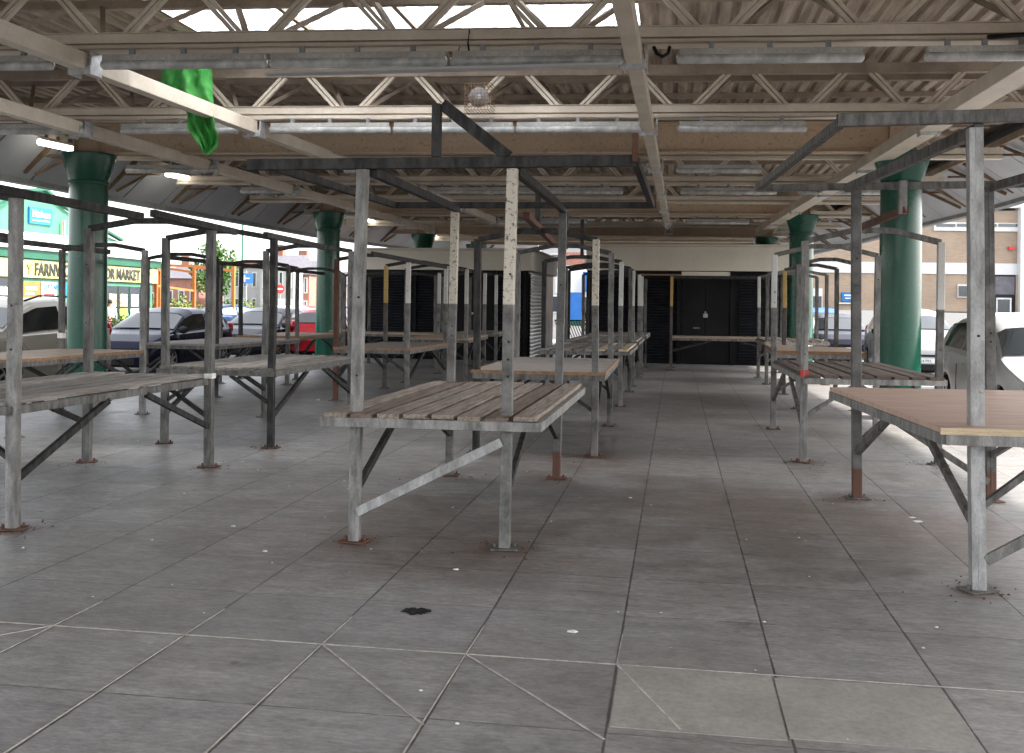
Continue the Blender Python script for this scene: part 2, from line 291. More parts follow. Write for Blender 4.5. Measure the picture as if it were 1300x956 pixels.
# ------------------------------------------------------------------ geometry helpers
class MB:
    def __init__(s): s.v = []; s.f = []
    def quad(s, a, b, c, d):
        n = len(s.v); s.v += [Vector(a), Vector(b), Vector(c), Vector(d)]; s.f.append((n, n + 1, n + 2, n + 3)); return s
    def box(s, x0, x1, y0, y1, z0, z1):
        n = len(s.v)
        s.v += [Vector((x, y, z)) for z in (z0, z1) for y in (y0, y1) for x in (x0, x1)]
        s.f += [tuple(n + i for i in q) for q in ((0, 2, 3, 1), (4, 5, 7, 6), (0, 1, 5, 4), (2, 6, 7, 3), (0, 4, 6, 2), (1, 3, 7, 5))]; return s
    def bar(s, p, q, w=.05, h=None, up=(0, 0, 1)):
        p, q = Vector(p), Vector(q); h = h or w; d = (q - p).normalized(); u = Vector(up)
        if abs(d.dot(u)) > .95: u = Vector((0, 1, 0))
        a = d.cross(u).normalized(); b = a.cross(d).normalized(); n = len(s.v)
        for c in (p, q):
            for i, j in ((-1, -1), (1, -1), (1, 1), (-1, 1)): s.v.append(c + a * (i * w / 2) + b * (j * h / 2))
        s.f += [tuple(n + i for i in t) for t in ((0, 1, 2, 3), (7, 6, 5, 4), (0, 4, 5, 1), (1, 5, 6, 2), (2, 6, 7, 3), (3, 7, 4, 0))]; return s
    def path(s, pts, w, h=None, up=(0, 0, 1)):
        for a, b in zip(pts, pts[1:]): s.bar(a, b, w, h, up)
        return s
    def tube(s, pts, r, n=8):
        pts = [Vector(p) for p in pts]; rs = r if isinstance(r, (list, tuple)) else [r] * len(pts); base = len(s.v)
        for i, p in enumerate(pts):
            d = (pts[min(i + 1, len(pts) - 1)] - pts[max(i - 1, 0)]).normalized(); u = Vector((0, 0, 1)) if abs(d.z) < .9 else Vector((0, 1, 0))
            a = d.cross(u).normalized(); b = a.cross(d)
            for k in range(n):
                t = 2 * math.pi * k / n; s.v.append(p + a * (rs[i] * math.cos(t)) + b * (rs[i] * math.sin(t)))
        for i in range(len(pts) - 1):
            for k in range(n):
                A = base + i * n + k; B = base + i * n + (k + 1) % n; s.f.append((A, B, B + n, A + n))
        s.f.append(tuple(base + k for k in reversed(range(n)))); s.f.append(tuple(base + (len(pts) - 1) * n + k for k in range(n))); return s
    def shell(s, pts, rs, n=20):
        k0 = len(s.f); s.tube(pts, rs, n); s.f.pop(); s.f.pop(); return s
    def prism(s, poly, axis_vec):   # extrude a 3-D polygon
        n = len(s.v); k = len(poly); a = Vector(axis_vec)
        s.v += [Vector(p) for p in poly] + [Vector(p) + a for p in poly]
        s.f.append(tuple(n + i for i in range(k))); s.f.append(tuple(n + k + i for i in reversed(range(k))))
        for i in range(k): j = (i + 1) % k; s.f.append((n + j, n + i, n + k + i, n + k + j))
        return s
    def build(s, name, m, parent=None, bevel=0, smooth=False, local=False, label=None):
        me = bpy.data.meshes.new(name); off = Vector((0, 0, 0)); p = parent
        if not local:
            while p is not None: off += p.location; p = p.parent
        me.from_pydata([v - off for v in s.v], [], s.f); me.materials.append(MT[m] if isinstance(m, str) else m)
        bm = bmesh.new(); bm.from_mesh(me); bmesh.ops.recalc_face_normals(bm, faces=bm.faces); bm.to_mesh(me); bm.free()
        if smooth:
            for f in me.polygons: f.use_smooth = True
        o = bpy.data.objects.new(name, me); COL.objects.link(o)
        if parent: o.parent = parent
        if bevel:
            md = o.modifiers.new('bevel', 'BEVEL'); md.width = bevel; md.segments = 2; md.limit_method = 'ANGLE'
        if label: o['label'] = label
        return o
def tag(o, label=None, cat=None, group=None, kind=None):
    for k, v in (('label', label), ('category', cat), ('group', group), ('kind', kind)):
        if v: o[k] = v
    return o
def thing(name, label, cat, loc=(0, 0, 0), rz=0, group=None):
    o = bpy.data.objects.new(name, None); COL.objects.link(o); o.location = loc; o.rotation_euler = (0, 0, rz); o.empty_display_size = .2
    return tag(o, label, cat, group)
def text_mesh(name, txt, size, m, parent, M4, extrude=.01, align='LEFT', xscale=1.0, bold=0.0):
    cu = bpy.data.curves.new(name, 'FONT'); cu.body = txt; cu.size = size; cu.extrude = extrude; cu.offset = bold; cu.align_x = align
    tmp = bpy.data.objects.new(name, cu); COL.objects.link(tmp); dg = bpy.context.evaluated_depsgraph_get()
    me = bpy.data.meshes.new_from_object(tmp.evaluated_get(dg)); bpy.data.objects.remove(tmp)
    me.transform(Matrix.Diagonal((xscale, 1, 1, 1)))
    off = Vector((0, 0, 0)); p = parent
    while p is not None: off += p.location; p = p.parent
    me.transform(Matrix.Translation(-off) @ M4 if not getattr(text_mesh, 'local', False) else M4)
    me.materials.clear(); me.materials.append(MT[m]); o = bpy.data.objects.new(name, me); COL.objects.link(o); o.parent = parent; return o
def frame_matrix(origin, xdir, n_out):   # text plane: x along xdir, y up, facing n_out
    x = Vector(xdir).normalized(); z = Vector(n_out).normalized(); y = z.cross(x).normalized()
    M4 = Matrix.Identity(4)
    for i in range(3): M4[i][0] = x[i]; M4[i][1] = y[i]; M4[i][2] = z[i]; M4[i][3] = origin[i]
    return M4
# ------------------------------------------------------------------ world and light
w = bpy.data.worlds.new('World'); S.world = w; w.use_nodes = True; wn = w.node_tree
bg = wn.nodes['Background']; sky = wn.nodes.new('ShaderNodeTexSky'); sky.sky_type = 'NISHITA'; sky.sun_disc = False
SUN_EL, SUN_AZ = 44, 80      # azimuth measured clockwise from +y
sky.sun_elevation = R(SUN_EL); sky.sun_rotation = R(SUN_AZ); sky.air_density = 1.0; sky.dust_density = 2.5; sky.ozone_density = 1.0
hs_ = wn.nodes.new('ShaderNodeHueSaturation'); hs_.inputs['Saturation'].default_value = .22   # thin white cloud over the blue
wn.links.new(sky.outputs[0], hs_.inputs['Color']); wn.links.new(hs_.outputs[0], bg.inputs[0]); bg.inputs[1].default_value = .15
sl = bpy.data.lights.new('sun', 'SUN'); sl.energy = 2.0; sl.angle = R(2.0); sl.color = (1, .95, .88)
so = bpy.data.objects.new('sun', sl); COL.objects.link(so)
sd = Vector((math.sin(R(SUN_AZ)) * math.cos(R(SUN_EL)), math.cos(R(SUN_AZ)) * math.cos(R(SUN_EL)), math.sin(R(SUN_EL))))
so.rotation_euler = sd.to_track_quat('Z', 'Y').to_euler(); so.location = (30, 10, 30)
S.view_settings.view_transform = 'Standard'; S.view_settings.look = 'None'; S.view_settings.exposure = 2.5; S.view_settings.gamma = 1
cam = bpy.data.cameras.new('camera'); co = bpy.data.objects.new('camera', cam); COL.objects.link(co); S.camera = co
cam.sensor_width = 36; cam.lens = 36 * F / 1300; cam.clip_end = 3000; cam.clip_start = .05
cam.shift_y = -(478 - CY) / 1300
fw = Vector((-sy_, cy_, 0)); rt0 = Vector((cy_, sy_, 0)); up0 = Vector((0, 0, 1))
rt = rt0 * cr + up0 * sr; up = up0 * cr - rt0 * sr      # roll
Mc = Matrix.Identity(4)
for i in range(3): Mc[i][0] = rt[i]; Mc[i][1] = up[i]; Mc[i][2] = -fw[i]; Mc[i][3] = (0, 0, H)[i]
co.matrix_world = Mc
# ------------------------------------------------------------------ the ground
GZ = -.14
def struct(name, mb, m, **k): return tag(mb.build(name, m, **k), kind='structure')
struct('ground', MB().quad((-900, -500, GZ), (900, -500, GZ), (900, 1500, GZ), (-900, 1500, GZ)), 'asphalt')
g = MB(); g.box(-9.35, 3.75, -6, 44, GZ - .05, 0); struct('market_floor', g, 'floor')
k = MB()
for i in range(55):
    y = -6 + i * .915
    k.box(-9.50, -9.355, y, y + .905, GZ - .05, .004); k.box(3.755, 3.90, y, y + .905, GZ - .05, .004)
struct('kerb', k, 'pave', bevel=.012)
gr = MB()
gr.box(-9, -.22, 4.225, 4.235, .001, .004); gr.box(-.22, 3.7, 4.227, 4.233, .001, .004)
for i in range(-2, 9):
    x = -.226 - .643 * i
    if i < 0: continue
    if i > 0: gr.bar((x, 4.23, .0025), (x - .02, 2.2, .0025), .005, .003)
    if i in (1, 2): gr.bar((x, 4.23, .003), (x + .643, 4.23 - .74, .003), .009, .003)
    if i == 0: gr.bar((x, 4.23, .003), (x + .26, 3.62, .003), .010, .003)
    if i in (4, 6): gr.bar((x, 4.23, .003), (x - .643, 3.50, .003), .006, .003)
    gr.bar((x, 4.24, .0025), (x + .005, 4.62, .0025), .004, .003)
struct('grout_lines', gr, 'grout')
struct('pale_slab', MB().box(-.215, .40, 3.60, 4.218, .0005, .0035).box(.41, 1.05, 3.62, 4.20, .0005, .003), 'slab_pale')
# painted bay marks and a far pavement
pm = MB()
for i in range(8):
    y = 4 + i * 5.4
    pm.box(-14.6, -9.9, y, y + .1, GZ, GZ + .004)
for i in range(9): pm.box(4.3, 9.3, 3 + i * 4.9, 3.1 + i * 4.9, GZ, GZ + .004)
struct('parking_bay_lines', pm, 'white')
struct('pavement', MB().box(-60, -15.4, 30, 31.9, GZ - .05, GZ + .12).box(-22, -15.4, -5, 30, GZ - .05, GZ + .12), 'pave')
struct('far_grass', MB().box(-50, -20, 54, 75, GZ - .05, GZ + .03), 'grass')
# ------------------------------------------------------------------ market canopy
canopy = thing('market_canopy', 'long steel market canopy on green columns with cream trusses and corrugated roof', 'canopy')
def skew(y0, x): return y0 + .07 * (x + .35)
COLS = [(-8.62, 4.3), (3.0, 5.2), (-8.62, 13.76), (3.05, 14.59), (-8.22, 23.1), (2.85, 24.1), (-7.77, 30.5), (2.70, 31.8), (-7.13, 35.7), (2.5, 37.5)]
for i, (x, y) in enumerate(COLS):
    prof = [(.285, 0), (.285, .62), (.287, .63), (.281, .64), (.272, 2.9), (.272, 3.19), (.285, 3.2), (.285, 3.24), (.272, 3.25), (.305, 3.34), (.385, 3.62), (.385, 3.645)]
    m = MB(); n = 40; b0 = 0
    for r_, z in prof:
        for q in range(n):
            t = 2 * math.pi * q / n; m.v.append(Vector((x + r_ * math.cos(t), y + r_ * math.sin(t), z)))
    for a in range(len(prof) - 1):
        for q in range(n):
            A = a * n + q; B = a * n + (q + 1) % n; m.f.append((A, B, B + n, A + n))
    m.f.append(tuple((len(prof) - 1) * n + q for q in range(n)))
    c = m.build('column', 'green', canopy, smooth=True)
    c.modifiers.new('es', 'EDGE_SPLIT').split_angle = R(28)
ZB, ZT = 3.65, 4.08
for i in range(0, len(COLS), 2):
    (xa, ya), (xb, yb) = COLS[i], COLS[i + 1]; sl_ = (yb - ya) / (xb - xa); P = lambda x, z: Vector((x, ya + sl_ * (x - xa), z))
    x0, x1 = xa - .2, xb + .2
    m = MB(); m.bar(P(x0, ZB + .215), P(x1, ZB + .215), .02, .40); m.bar(P(x0, ZB + .01), P(x1, ZB + .01), .20, .02); m.bar(P(x0, ZT - .01), P(x1, ZT - .01), .20, .02)
    for x in (x0 + .02, xa + .17, xb - .17, x1 - .02): m.bar(P(x, ZB + .02), P(x, ZT - .02), .19, .016, up=(1, 0, 0))
    m.build('main_beam', 'beam', canopy)
TY = [5.25, 8.6, 11.93, 15.25, 18.5, 21.8, 25.1, 28.4, 31.7, 34.9]
XL, XR = -9.35, 4.65
for ti, y0 in enumerate(TY):
    P = lambda x, z, dy=0: Vector((x, skew(y0, x) + dy, z))
    tr = MB()
    bars = MB(); rear = MB(); x = XL + .1; i = 0
    # twin-channel bottom chord with a lower lip
    for s_ in (-1, 1): tr.bar(P(XL, 3.806, s_ * .035), P(XR, 3.806, s_ * .035), .045, .082)
    tr.bar(P(XL, 3.718), P(XR, 3.718), .15, .048); tr.bar(P(XL, 3.752), P(XR, 3.752), .05, .02); tr.bar(P(XL, 3.853), P(XR, 3.853), .15, .008)
    ch = tr.build('bottom_chord', 'cream', canopy, bevel=.004)
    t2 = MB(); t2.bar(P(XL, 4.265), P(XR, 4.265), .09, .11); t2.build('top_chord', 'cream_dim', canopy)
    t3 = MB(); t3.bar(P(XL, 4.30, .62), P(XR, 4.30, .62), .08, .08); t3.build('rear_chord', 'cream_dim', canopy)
    ph = (.0, .55, .31, .1, .7, .42, .2, .5, .3, .6)[ti]
    x = XL + ph
    while x < XR - 1.1:
        for (xa, xb) in ((x, x + .36), (x + 1.02, x + .68)):
            one = MB() if 1 <= ti <= 5 else bars
            for s_ in (-1, 1): one.bar(P(xa + s_ * .031, 3.845), P(xb + s_ * .031, 4.215), .034, .05, up=(0, 1, 0))
            two = MB() if 1 <= ti <= 5 else rear
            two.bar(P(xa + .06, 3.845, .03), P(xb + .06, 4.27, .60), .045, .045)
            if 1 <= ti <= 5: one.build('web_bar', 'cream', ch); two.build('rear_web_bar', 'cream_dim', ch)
        x += 1.32
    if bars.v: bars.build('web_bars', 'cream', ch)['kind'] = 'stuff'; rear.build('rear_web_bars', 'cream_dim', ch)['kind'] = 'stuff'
# longitudinal box beams under the trusses, jointed by zinc brackets
for li, (xa, xb) in enumerate(((-7.35, -6.9), (-5.22, -4.35), (-.37, -.22), (2.95, 2.25))):
    ys = [TY[0]] + TY[1:8]
    for a, b in zip(ys[:-1], ys[1:]):
        f0, f1 = [(t - 8.6) / 20. for t in (a, b)]
        pa = Vector((xa + (xb - xa) * f0, skew(a, xa) + .07, 3.60)); pb = Vector((xa + (xb - xa) * f1, skew(b, xa) - .07, 3.60))
        ww = .26 if li == 3 else .13
        MB().bar(pa, pb, ww, .15).build('box_beam', 'cream', canopy, bevel=.006)
    for t in ys[1:]:
        f0 = (t - 8.6) / 20.; c = Vector((xa + (xb - xa) * f0, skew(t, xa), 3.60))
        MB().box(c.x - .11, c.x + .11, c.y - .10, c.y - .085, c.z - .115, c.z - .035).box(c.x - .11, c.x - .09, c.y - .085, c.y + .085, c.z - .115, c.z + .09).box(c.x + .09, c.x + .11, c.y - .085, c.y + .085, c.z - .115, c.z + .09).build('joint_bracket', 'bracket', canopy, bevel=.003)
# eave lines (left outer / inner, right outer / inner)
LO = [(-10.33, -1.5), (-10.25, 12), (-10.15, 20), (-9.95, 27), (-9.45, 31), (-8.8, 34.3), (-7.6, 37.5), (-6, 40)]
RO = [(6.1, -1.5), (5.8, 14), (5.6, 20), (5.28, 23.5), (4.95, 30), (4.5, 35), (3.6, 40)]
def inner(L_, d): return [(x + d, y) for x, y in L_]
LI, RI = inner(LO, .72), inner(RO, -.95)
def lerp_line(L_, n):
    out = []
    for (a, b) in zip(L_, L_[1:]):
        for q in range(n): t = q / n; out.append((a[0] + (b[0] - a[0]) * t, a[1] + (b[1] - a[1]) * t))
    out.append(L_[-1]); return out
ZI, ZO = 4.02, 3.36
for side, O_, I_ in ((-1, LO, LI), (1, RO, RI)):
    pan = MB()
    for (a, b, c, d) in zip(O_, O_[1:], I_, I_[1:]):
        n = max(1, int((b[1] - a[1]) / 1.2))
        for q in range(n):
            t0, t1 = q / n, (q + 1) / n - .006
            L3 = lambda p, q_, t, z: Vector((p[0] + (q_[0] - p[0]) * t, p[1] + (q_[1] - p[1]) * t, z))
            A, B, C_, D_ = L3(a, b, t0, ZO), L3(a, b, t1, ZO), L3(c, d, t1, ZI), L3(c, d, t0, ZI)
            pan.prism([A, B, C_, D_], (side * .03, 0, .04))
    pan.build('eave_panels', 'panel', canopy)
    gt = MB(); gt.path([(x + side * .06, y, ZO - .03) for x, y in O_], .17, .03); gt.path([(x + side * .14, y, ZO + .02) for x, y in O_], .02, .12); gt.path([(x - side * .03, y, ZO + .0) for x, y in O_], .02, .09)
    gt.build('gutter', 'gutter', canopy)
    rl = MB(); rl.path([(x, y, ZI - .01) for x, y in I_], .08, .10); rl.path([(x - side * (-.06), y, ZO + .1) for x, y in inner(O_, -side * .12)], .04, .05); rl.build('eave_rail', 'cream_dim', canopy)
    # outer upright fascia above the gutter closes the eave to the roof sheet
    up_ = MB()
    for (a, b) in zip(O_, O_[1:]): up_.prism([(a[0] + side * .05, a[1], ZO + .06), (b[0] + side * .05, b[1], ZO + .06), (b[0] - side * .25, b[1], 4.62), (a[0] - side * .25, a[1], 4.62)], (side * .03, 0, 0))
    up_.build('outer_fascia', 'panel', canopy)
    br = MB()
    fo, fi = lerp_line(O_, 14), lerp_line(I_, 14); last = -99
    for (o1, i1) in zip(fo, fi):
        if o1[1] - last < 2.15 or o1[1] < 3: continue
        last = o1[1]; ox, oy = o1; ix, iy = i1
        br = MB(); br.bar((ix, iy, ZI - .06), (ox - side * .14, oy + .05, ZO + .12), .05, .07)
        br.bar((ix - side * .05, iy + .75, ZI - .06), (ox - side * .2, oy + .25, ZO + .10), .04, .05)
        br.bar((ix - side * .05, iy + .75, ZI - .2), ((ix + ox) / 2, oy + .1, (ZI + ZO) / 2 + .05), .035, .035)
        br.build('eave_brace', 'brace', canopy)
# corrugated roof sheet (real ribs) with a translucent bay
def corr(mb, x0, x1, y0, y1, z):
    p = .20; n = int(round((x1 - x0) / p)); base = len(mb.v); prof = []
    for i in range(n):
        xx = x0 + i * p; prof += [(xx, z), (xx + .09, z), (xx + .12, z + .045), (xx + .17, z + .045)]
    prof.append((x0 + n * p, z))
    for (x, zz) in prof: mb.v += [Vector((x, y0, zz)), Vector((x, y1, zz))]
    for i in range(len(prof) - 1): a = base + 2 * i; mb.f.append((a, a + 2, a + 3, a + 1))
SX0, SX1, SY0, SY1 = -5.2, -.4, 8.95, 11.2
ZD = 4.44
for nm, (x0, x1, y0, y1) in dict(a=(-9.8, 5.2, -1.5, SY0), b=(-9.8, SX0, SY0, SY1), c=(SX1, 5.2, SY0, SY1), d=(-9.8, 5.2, SY1, 30), e=(-9.2, 4.6, 30, 36), f=(-7.8, 4, 36, 40)).items():
    m = MB(); corr(m, x0, x1, y0 - .02, y1 + .02, ZD + (.002 if nm in 'bc' else 0)); m.build('roof_sheet', 'deck', canopy)
m = MB(); corr(m, SX0 - .05, SX1 + .05, SY0 - .05, SY1 + .05, ZD + .01); m.build('roof_light', 'skylight', canopy)
for x in (-3.9, -2.75, -1.6): MB().bar((x, SY0, ZD - .03), (x, SY1, ZD - .03), .05, .05).build('glazing_bar', 'cream_dim', canopy)
for y in (7, 10.3, 13.5, 16.7, 20, 23.3, 26.6, 30): MB().bar((-9.6, y, 4.40), (4.9, y + .9, 4.40), .07, .07).build('purlin', 'cream_dim', canopy)
# roof cap seen only from outside, keeps light out of the ribs
rc = MB()
def span_x(L_, y): return interp_y(L_, y)
def interp_y(L_, y):
    for (a, b), (c, d) in zip(L_, L_[1:]):
        if y <= d: return a + (c - a) * (y - b) / (d - b)
    return L_[-1][0]
ycuts = [-1.5, 4, 8.9, 11.25, 14, 20, 23.5, 27, 30, 34, 37, 40]
for ya, yb in zip(ycuts, ycuts[1:]):
    la, lb, ra, rb_ = interp_y(LO, ya) + .15, interp_y(LO, yb) + .15, interp_y(RO, ya) - .15, interp_y(RO, yb) - .15
    if ya == 8.9:
        rc.prism([(la, ya, 4.60), (-5.3, ya, 4.60), (-5.3, yb, 4.60), (lb, yb, 4.60)], (0, 0, .04)); rc.prism([(-.3, ya, 4.60), (ra, ya, 4.60), (rb_, yb, 4.60), (-.3, yb, 4.60)], (0, 0, .04))
    else: rc.prism([(la, ya, 4.60), (ra, ya, 4.60), (rb_, yb, 4.60), (lb, yb, 4.60)], (0, 0, .04))
rc.build('roof_cover', 'roofwhite', canopy)
# ------------------------------------------------------------------ fluorescent lights
def batten(p, q, label, lit=False, group='fluorescent battens under the canopy', rad=.045):
    p, q = Vector(p), Vector(q); c = (p + q) / 2
    t = thing('strip_light', label, 'strip light', c, 0, group)
    MB().bar(p + Vector((0, 0, .055)), q + Vector((0, 0, .055)), .07, .05).build('housing', 'tube_body', t, bevel=.004)
    d = (q - p).normalized() * .02
    MB().tube([p - d, p, q, q + d], [rad * .55, rad, rad, rad * .55], 12).build('diffuser', 'lit' if lit else 'diffuser', t, smooth=True)
    for k in (.18, .5, .82):
        a = p.lerp(q, k); MB().box(a.x - .02, a.x + .02, a.y - .02, a.y + .02, a.z + .07, a.z + .14).build('hanger', 'gutter', t)
def under(px0, px1, ti, label, py=78, z=3.56, **kw):
    a = aty(px0, py, TY[ti]); b = aty(px1, py, TY[ti])
    batten((a.x, skew(TY[ti], a.x) - .12, z), (b.x, skew(TY[ti], b.x) - .12, z), label, **kw)
under(-70, 106, 1, 'unlit strip light at the top left edge, left of the first joint bracket')
under(166, 356, 1, 'grey unlit strip light right of the top left bracket, before the green cloth')
under(364, 572, 1, 'long unlit strip light under the nearest truss, second right of the top left bracket')
under(582, 790, 1, 'unlit strip light tied with black wire, left of the central box beam')
under(862, 1094, 1, 'unlit strip light under the nearest truss, right of the central box beam')
under(1178, 1330, 1, 'unlit strip light at the top right edge of the view')
under(8, 138, 2, 'unlit strip light under the second truss, at far left', py=160)
under(186, 322, 2, 'unlit strip light under the second truss, behind the green cloth', py=160)
under(362, 504, 2, 'unlit strip light under the second truss, right of the bright box beam end', py=160)
under(510, 655, 2, 'unlit strip light under the second truss, behind the raised upright of the middle stall', py=160)
under(660, 812, 2, 'unlit strip light under the second truss, left of the central box beam', py=160)
under(862, 1022, 2, 'unlit strip light under the second truss, right of the central box beam', py=160)
under(190, 296, 3, 'unlit strip light behind the main beam, above the left green column', py=208, z=3.52)
under(860, 965, 3, 'unlit strip light behind the main beam, right of the centre', py=208, z=3.52)
under(325, 395, 4, 'unlit strip light under the fourth truss, at the left', py=240)
under(550, 648, 4, 'unlit strip light under the fourth truss, right of the bright bracket', py=240)
under(655, 790, 4, 'unlit strip light under the fourth truss, left of the centre', py=240)
under(865, 985, 4, 'unlit strip light under the fourth truss, right of the centre', py=240)
under(1020, 1130, 4, 'unlit strip light under the fourth truss, nearest the right columns', py=240)
under(640, 745, 6, 'unlit strip light under the far trusses, above the gap between kiosks', py=276)
under(870, 950, 6, 'unlit strip light under the far trusses, above the black double door', py=276)
def eave_light(px, py, px2, py2, label, lit=True, z=3.82):
    batten(atz(px, py, z), atz(px2, py2, z), label, lit, rad=.05)
eave_light(50, 180, 97, 190, 'lit strip light left of the nearest left green column')
eave_light(212, 221, 266, 231, 'lit strip light along the left eave, right of the nearest left column')
eave_light(333, 245, 362, 253, 'unlit strip light along the left eave, left of the second green column', False)
eave_light(464, 279, 482, 283, 'dim strip light along the left eave, right of the second green column')
eave_light(546, 299, 562, 303, 'lit yellowish strip light beside the third left green column')
tag(MB().box(-3.55, -.5, 8.28, 8.40, 3.475, 3.495).build('cable_tray', 'white'), 'thin white tray with rust spots under the nearest strip lights', 'cable tray')
# ------------------------------------------------------------------ market stalls
def stall(label, FL, FR, BR, BL, zt=.83, table='slats', tmat='plank', ph=2.15, rise=.07, posts=('dark2',) * 4, frame='arch', over=(.08, .08, .1, .1),
          rails=(), thick=.03, edge=None, knees=True, front_diag=False, pale=(), lean=(0, 0), pw=.066, nplank=7, gapf=.085, railmat='dark', feet=True, legs_len=None):
    P = [Vector((*p, 0)) for p in (FL, FR, BR, BL)]; c = sum(P, Vector()) / 4
    t = thing('market_stall', label, 'market stall', c, 0, 'market stalls under the canopy')
    nm = ('front left', 'front right', 'back right', 'back left')
    for i, p in enumerate(P):
        m = MB(); tp = p + Vector((lean[0] + random.uniform(-.008, .008), lean[1], ph + (0 if frame == 'arch' else .0)))
        mid1 = p.lerp(tp, .36) + Vector((random.uniform(-.007, .007), random.uniform(-.006, .006), 0)); mid2 = p.lerp(tp, .68) + Vector((random.uniform(-.008, .008), random.uniform(-.006, .006), 0))
        for a_, b_ in ((p, mid1), (mid1, mid2), (mid2, tp)): m.bar(a_, b_ + (b_ - a_).normalized() * .002, pw, pw, up=(0, 1, 0))
        if posts[i] != 'cream_post': m.bar(p + Vector((0, -pw / 2 - .001, 0)), tp + Vector((0, -pw / 2 - .001, 0)), .012, .004, up=(0, 1, 0)) if i % 2 == 0 else None
        lab = {'cream_post': 'post with flaking cream paint on its upper half', 'yellow_post': 'post with yellow paint on its upper half', 'rusty': 'rusty brown post', 'white_post': 'post with whitish paint on its upper half'}.get(posts[i])
        po = m.build('post', posts[i], t, bevel=.006, label=lab)
        a = random.uniform(-.5, .5); ca, sa = math.cos(a), math.sin(a); q = .085
        bp = MB(); bp.prism([p + Vector((ca * x - sa * y, sa * x + ca * y, .004)) for x, y in ((-q, -q * .8), (q, -q * .8), (q, q * .8), (-q, q * .8))], (0, 0, .008))
        for x, y in ((-.06, 0), (.06, .02)):
            bp.tube([p + Vector((ca * x - sa * y, sa * x + ca * y, .008)), p + Vector((ca * x - sa * y, sa * x + ca * y, .035))], .009, 6)
        bp.build('base_plate', 'rusty' if random.random() < .55 else 'dark2', po)
        for hz in [random.uniform(1.0, ph - .1) for _ in range(random.randint(1, 4))]: MB().tube([p + Vector((lean[0] * hz / ph, -pw / 2 - .0085, hz)), p + Vector((lean[0] * hz / ph, -pw / 2 + .01, hz))], .007, 8).build('bolt_hole', 'cable', po)
        if random.random() < .8:
            bb = MB(); bb.tube([p + Vector((0, -pw / 2 - .012, zt - .04)), p + Vector((0, -pw / 2 + .004, zt - .04))], .012, 8); bb.build('bolt', 'rusty', po)
    FL3, FR3, BR3, BL3 = P
    up = lambda p, z: p + Vector((lean[0], lean[1], z))
    if frame == 'arch':
        for a, b in ((FL3, FR3), (BL3, BR3)):
            a2 = up(a.lerp(b, .36), ph + rise); b2 = up(a.lerp(b, .64), ph + rise)
            MB().path([up(a, ph), a2, b2, up(b, ph)], .05, .055).build('arched_top_bar', railmat, t, bevel=.004)
    for (a, b, za, zb) in rails:
        MB().bar(Vector((*a, za)), Vector((*b, zb)), .05, .06).build('side_rail', railmat, t, bevel=.004)
    # table frame
    fx0, fx1, fy0, fy1 = over
    u = (FR3 - FL3).normalized(); v = (BL3 - FL3).normalized()
    A, B, C_, D_ = FL3 - u * fx0 - v * fy0, FR3 + u * fx1 - v * fy0, BR3 + u * fx1 + v * fy1, BL3 - u * fx0 + v * fy1
    fr = MB(); zf = zt - thick - .028
    Z = lambda p, z: Vector((p.x, p.y, z))
    for a, b in ((A, B), (B, C_), (C_, D_), (D_, A), (A.lerp(D_, .5), B.lerp(C_, .5))): fr.bar(Z(a, zf), Z(b, zf), .04, .055)
    fr.build('table_frame', 'galv' if railmat != 'dark' or posts[0] == 'galv' else 'dark2', t)
    e = .012
    if table == 'slats':
        n = nplank
        sets = {}
        for k_ in range(n):
            g0, g1 = (k_ + gapf) / n, (k_ + 1 - gapf) / n
            j = random.uniform(-.015, .02)
            q0, q1, q2, q3 = A.lerp(B, g0) - v * (e + j), A.lerp(B, g1) - v * (e + j), D_.lerp(C_, g1) + v * e, D_.lerp(C_, g0) + v * e
            key = 'plank_pale' if k_ in pale else (tmat if random.random() < .6 else tmat + '_worn')
            jz = random.uniform(-.005, .005)
            sets.setdefault(key, MB()).prism([Z(q, zt - thick + jz) for q in (q0, q1, q2, q3)], (0, 0, thick))
        for key, m in sets.items(): m.build('table_planks', key, t, bevel=.005, label='newer pale planks' if key == 'plank_pale' else ('darker worn planks' if key.endswith('_worn') else None))
    else:
        m = MB(); m.prism([Z(q, zt - thick) for q in (A - u * e - v * e, B + u * e - v * e, C_ + u * e + v * e, D_ - u * e + v * e)], (0, 0, thick)); tp = m.build('table_top', tmat, t, bevel=.002)
        if edge:
            m = MB(); m.bar(Z(A - u * .03 - v * .02, zt - thick / 2 + .001), Z(B + u * .03 - v * .02, zt - thick / 2 + .001), .012, thick + .003)
            if edge != 'edge_pale': m.bar(Z(A - u * .02 - v * .02, zt - thick / 2 + .001), Z(D_ - u * .02 + v * .02, zt - thick / 2 + .001), .012, thick + .003)
            m.bar(Z(B + u * .02 - v * .02, zt - thick / 2 + .001), Z(C_ + u * .02 + v * .02, zt - thick / 2 + .001), .012, thick + .003); m.build('edge_strip', edge, tp)
    # knee braces
    bs = 'dark' if railmat == 'dark' else railmat
    if knees:
        zf2 = zf - .03; ll = legs_len or .36
        for (a, b) in ((FL3, BL3), (FR3, BR3)):
            MB().bar(Z(a, ll - .05), Z(a.lerp(b, .40), zf2), .035, .045).build('knee_brace', bs, t)
            MB().bar(Z(b, ll), Z(b.lerp(a, .40), zf2), .035, .045).build('knee_brace', bs, t)
        for (a, b) in ((FL3, FR3), (BL3, BR3)):
            if front_diag and a is FL3: continue
            MB().bar(Z(a, ll + .08), Z(a.lerp(b, .38), zf2), .032, .04, up=(0, 1, 0)).build('knee_brace', bs, t)
            MB().bar(Z(b, ll + .08), Z(b.lerp(a, .38), zf2), .032, .04, up=(0, 1, 0)).build('knee_brace', bs, t)
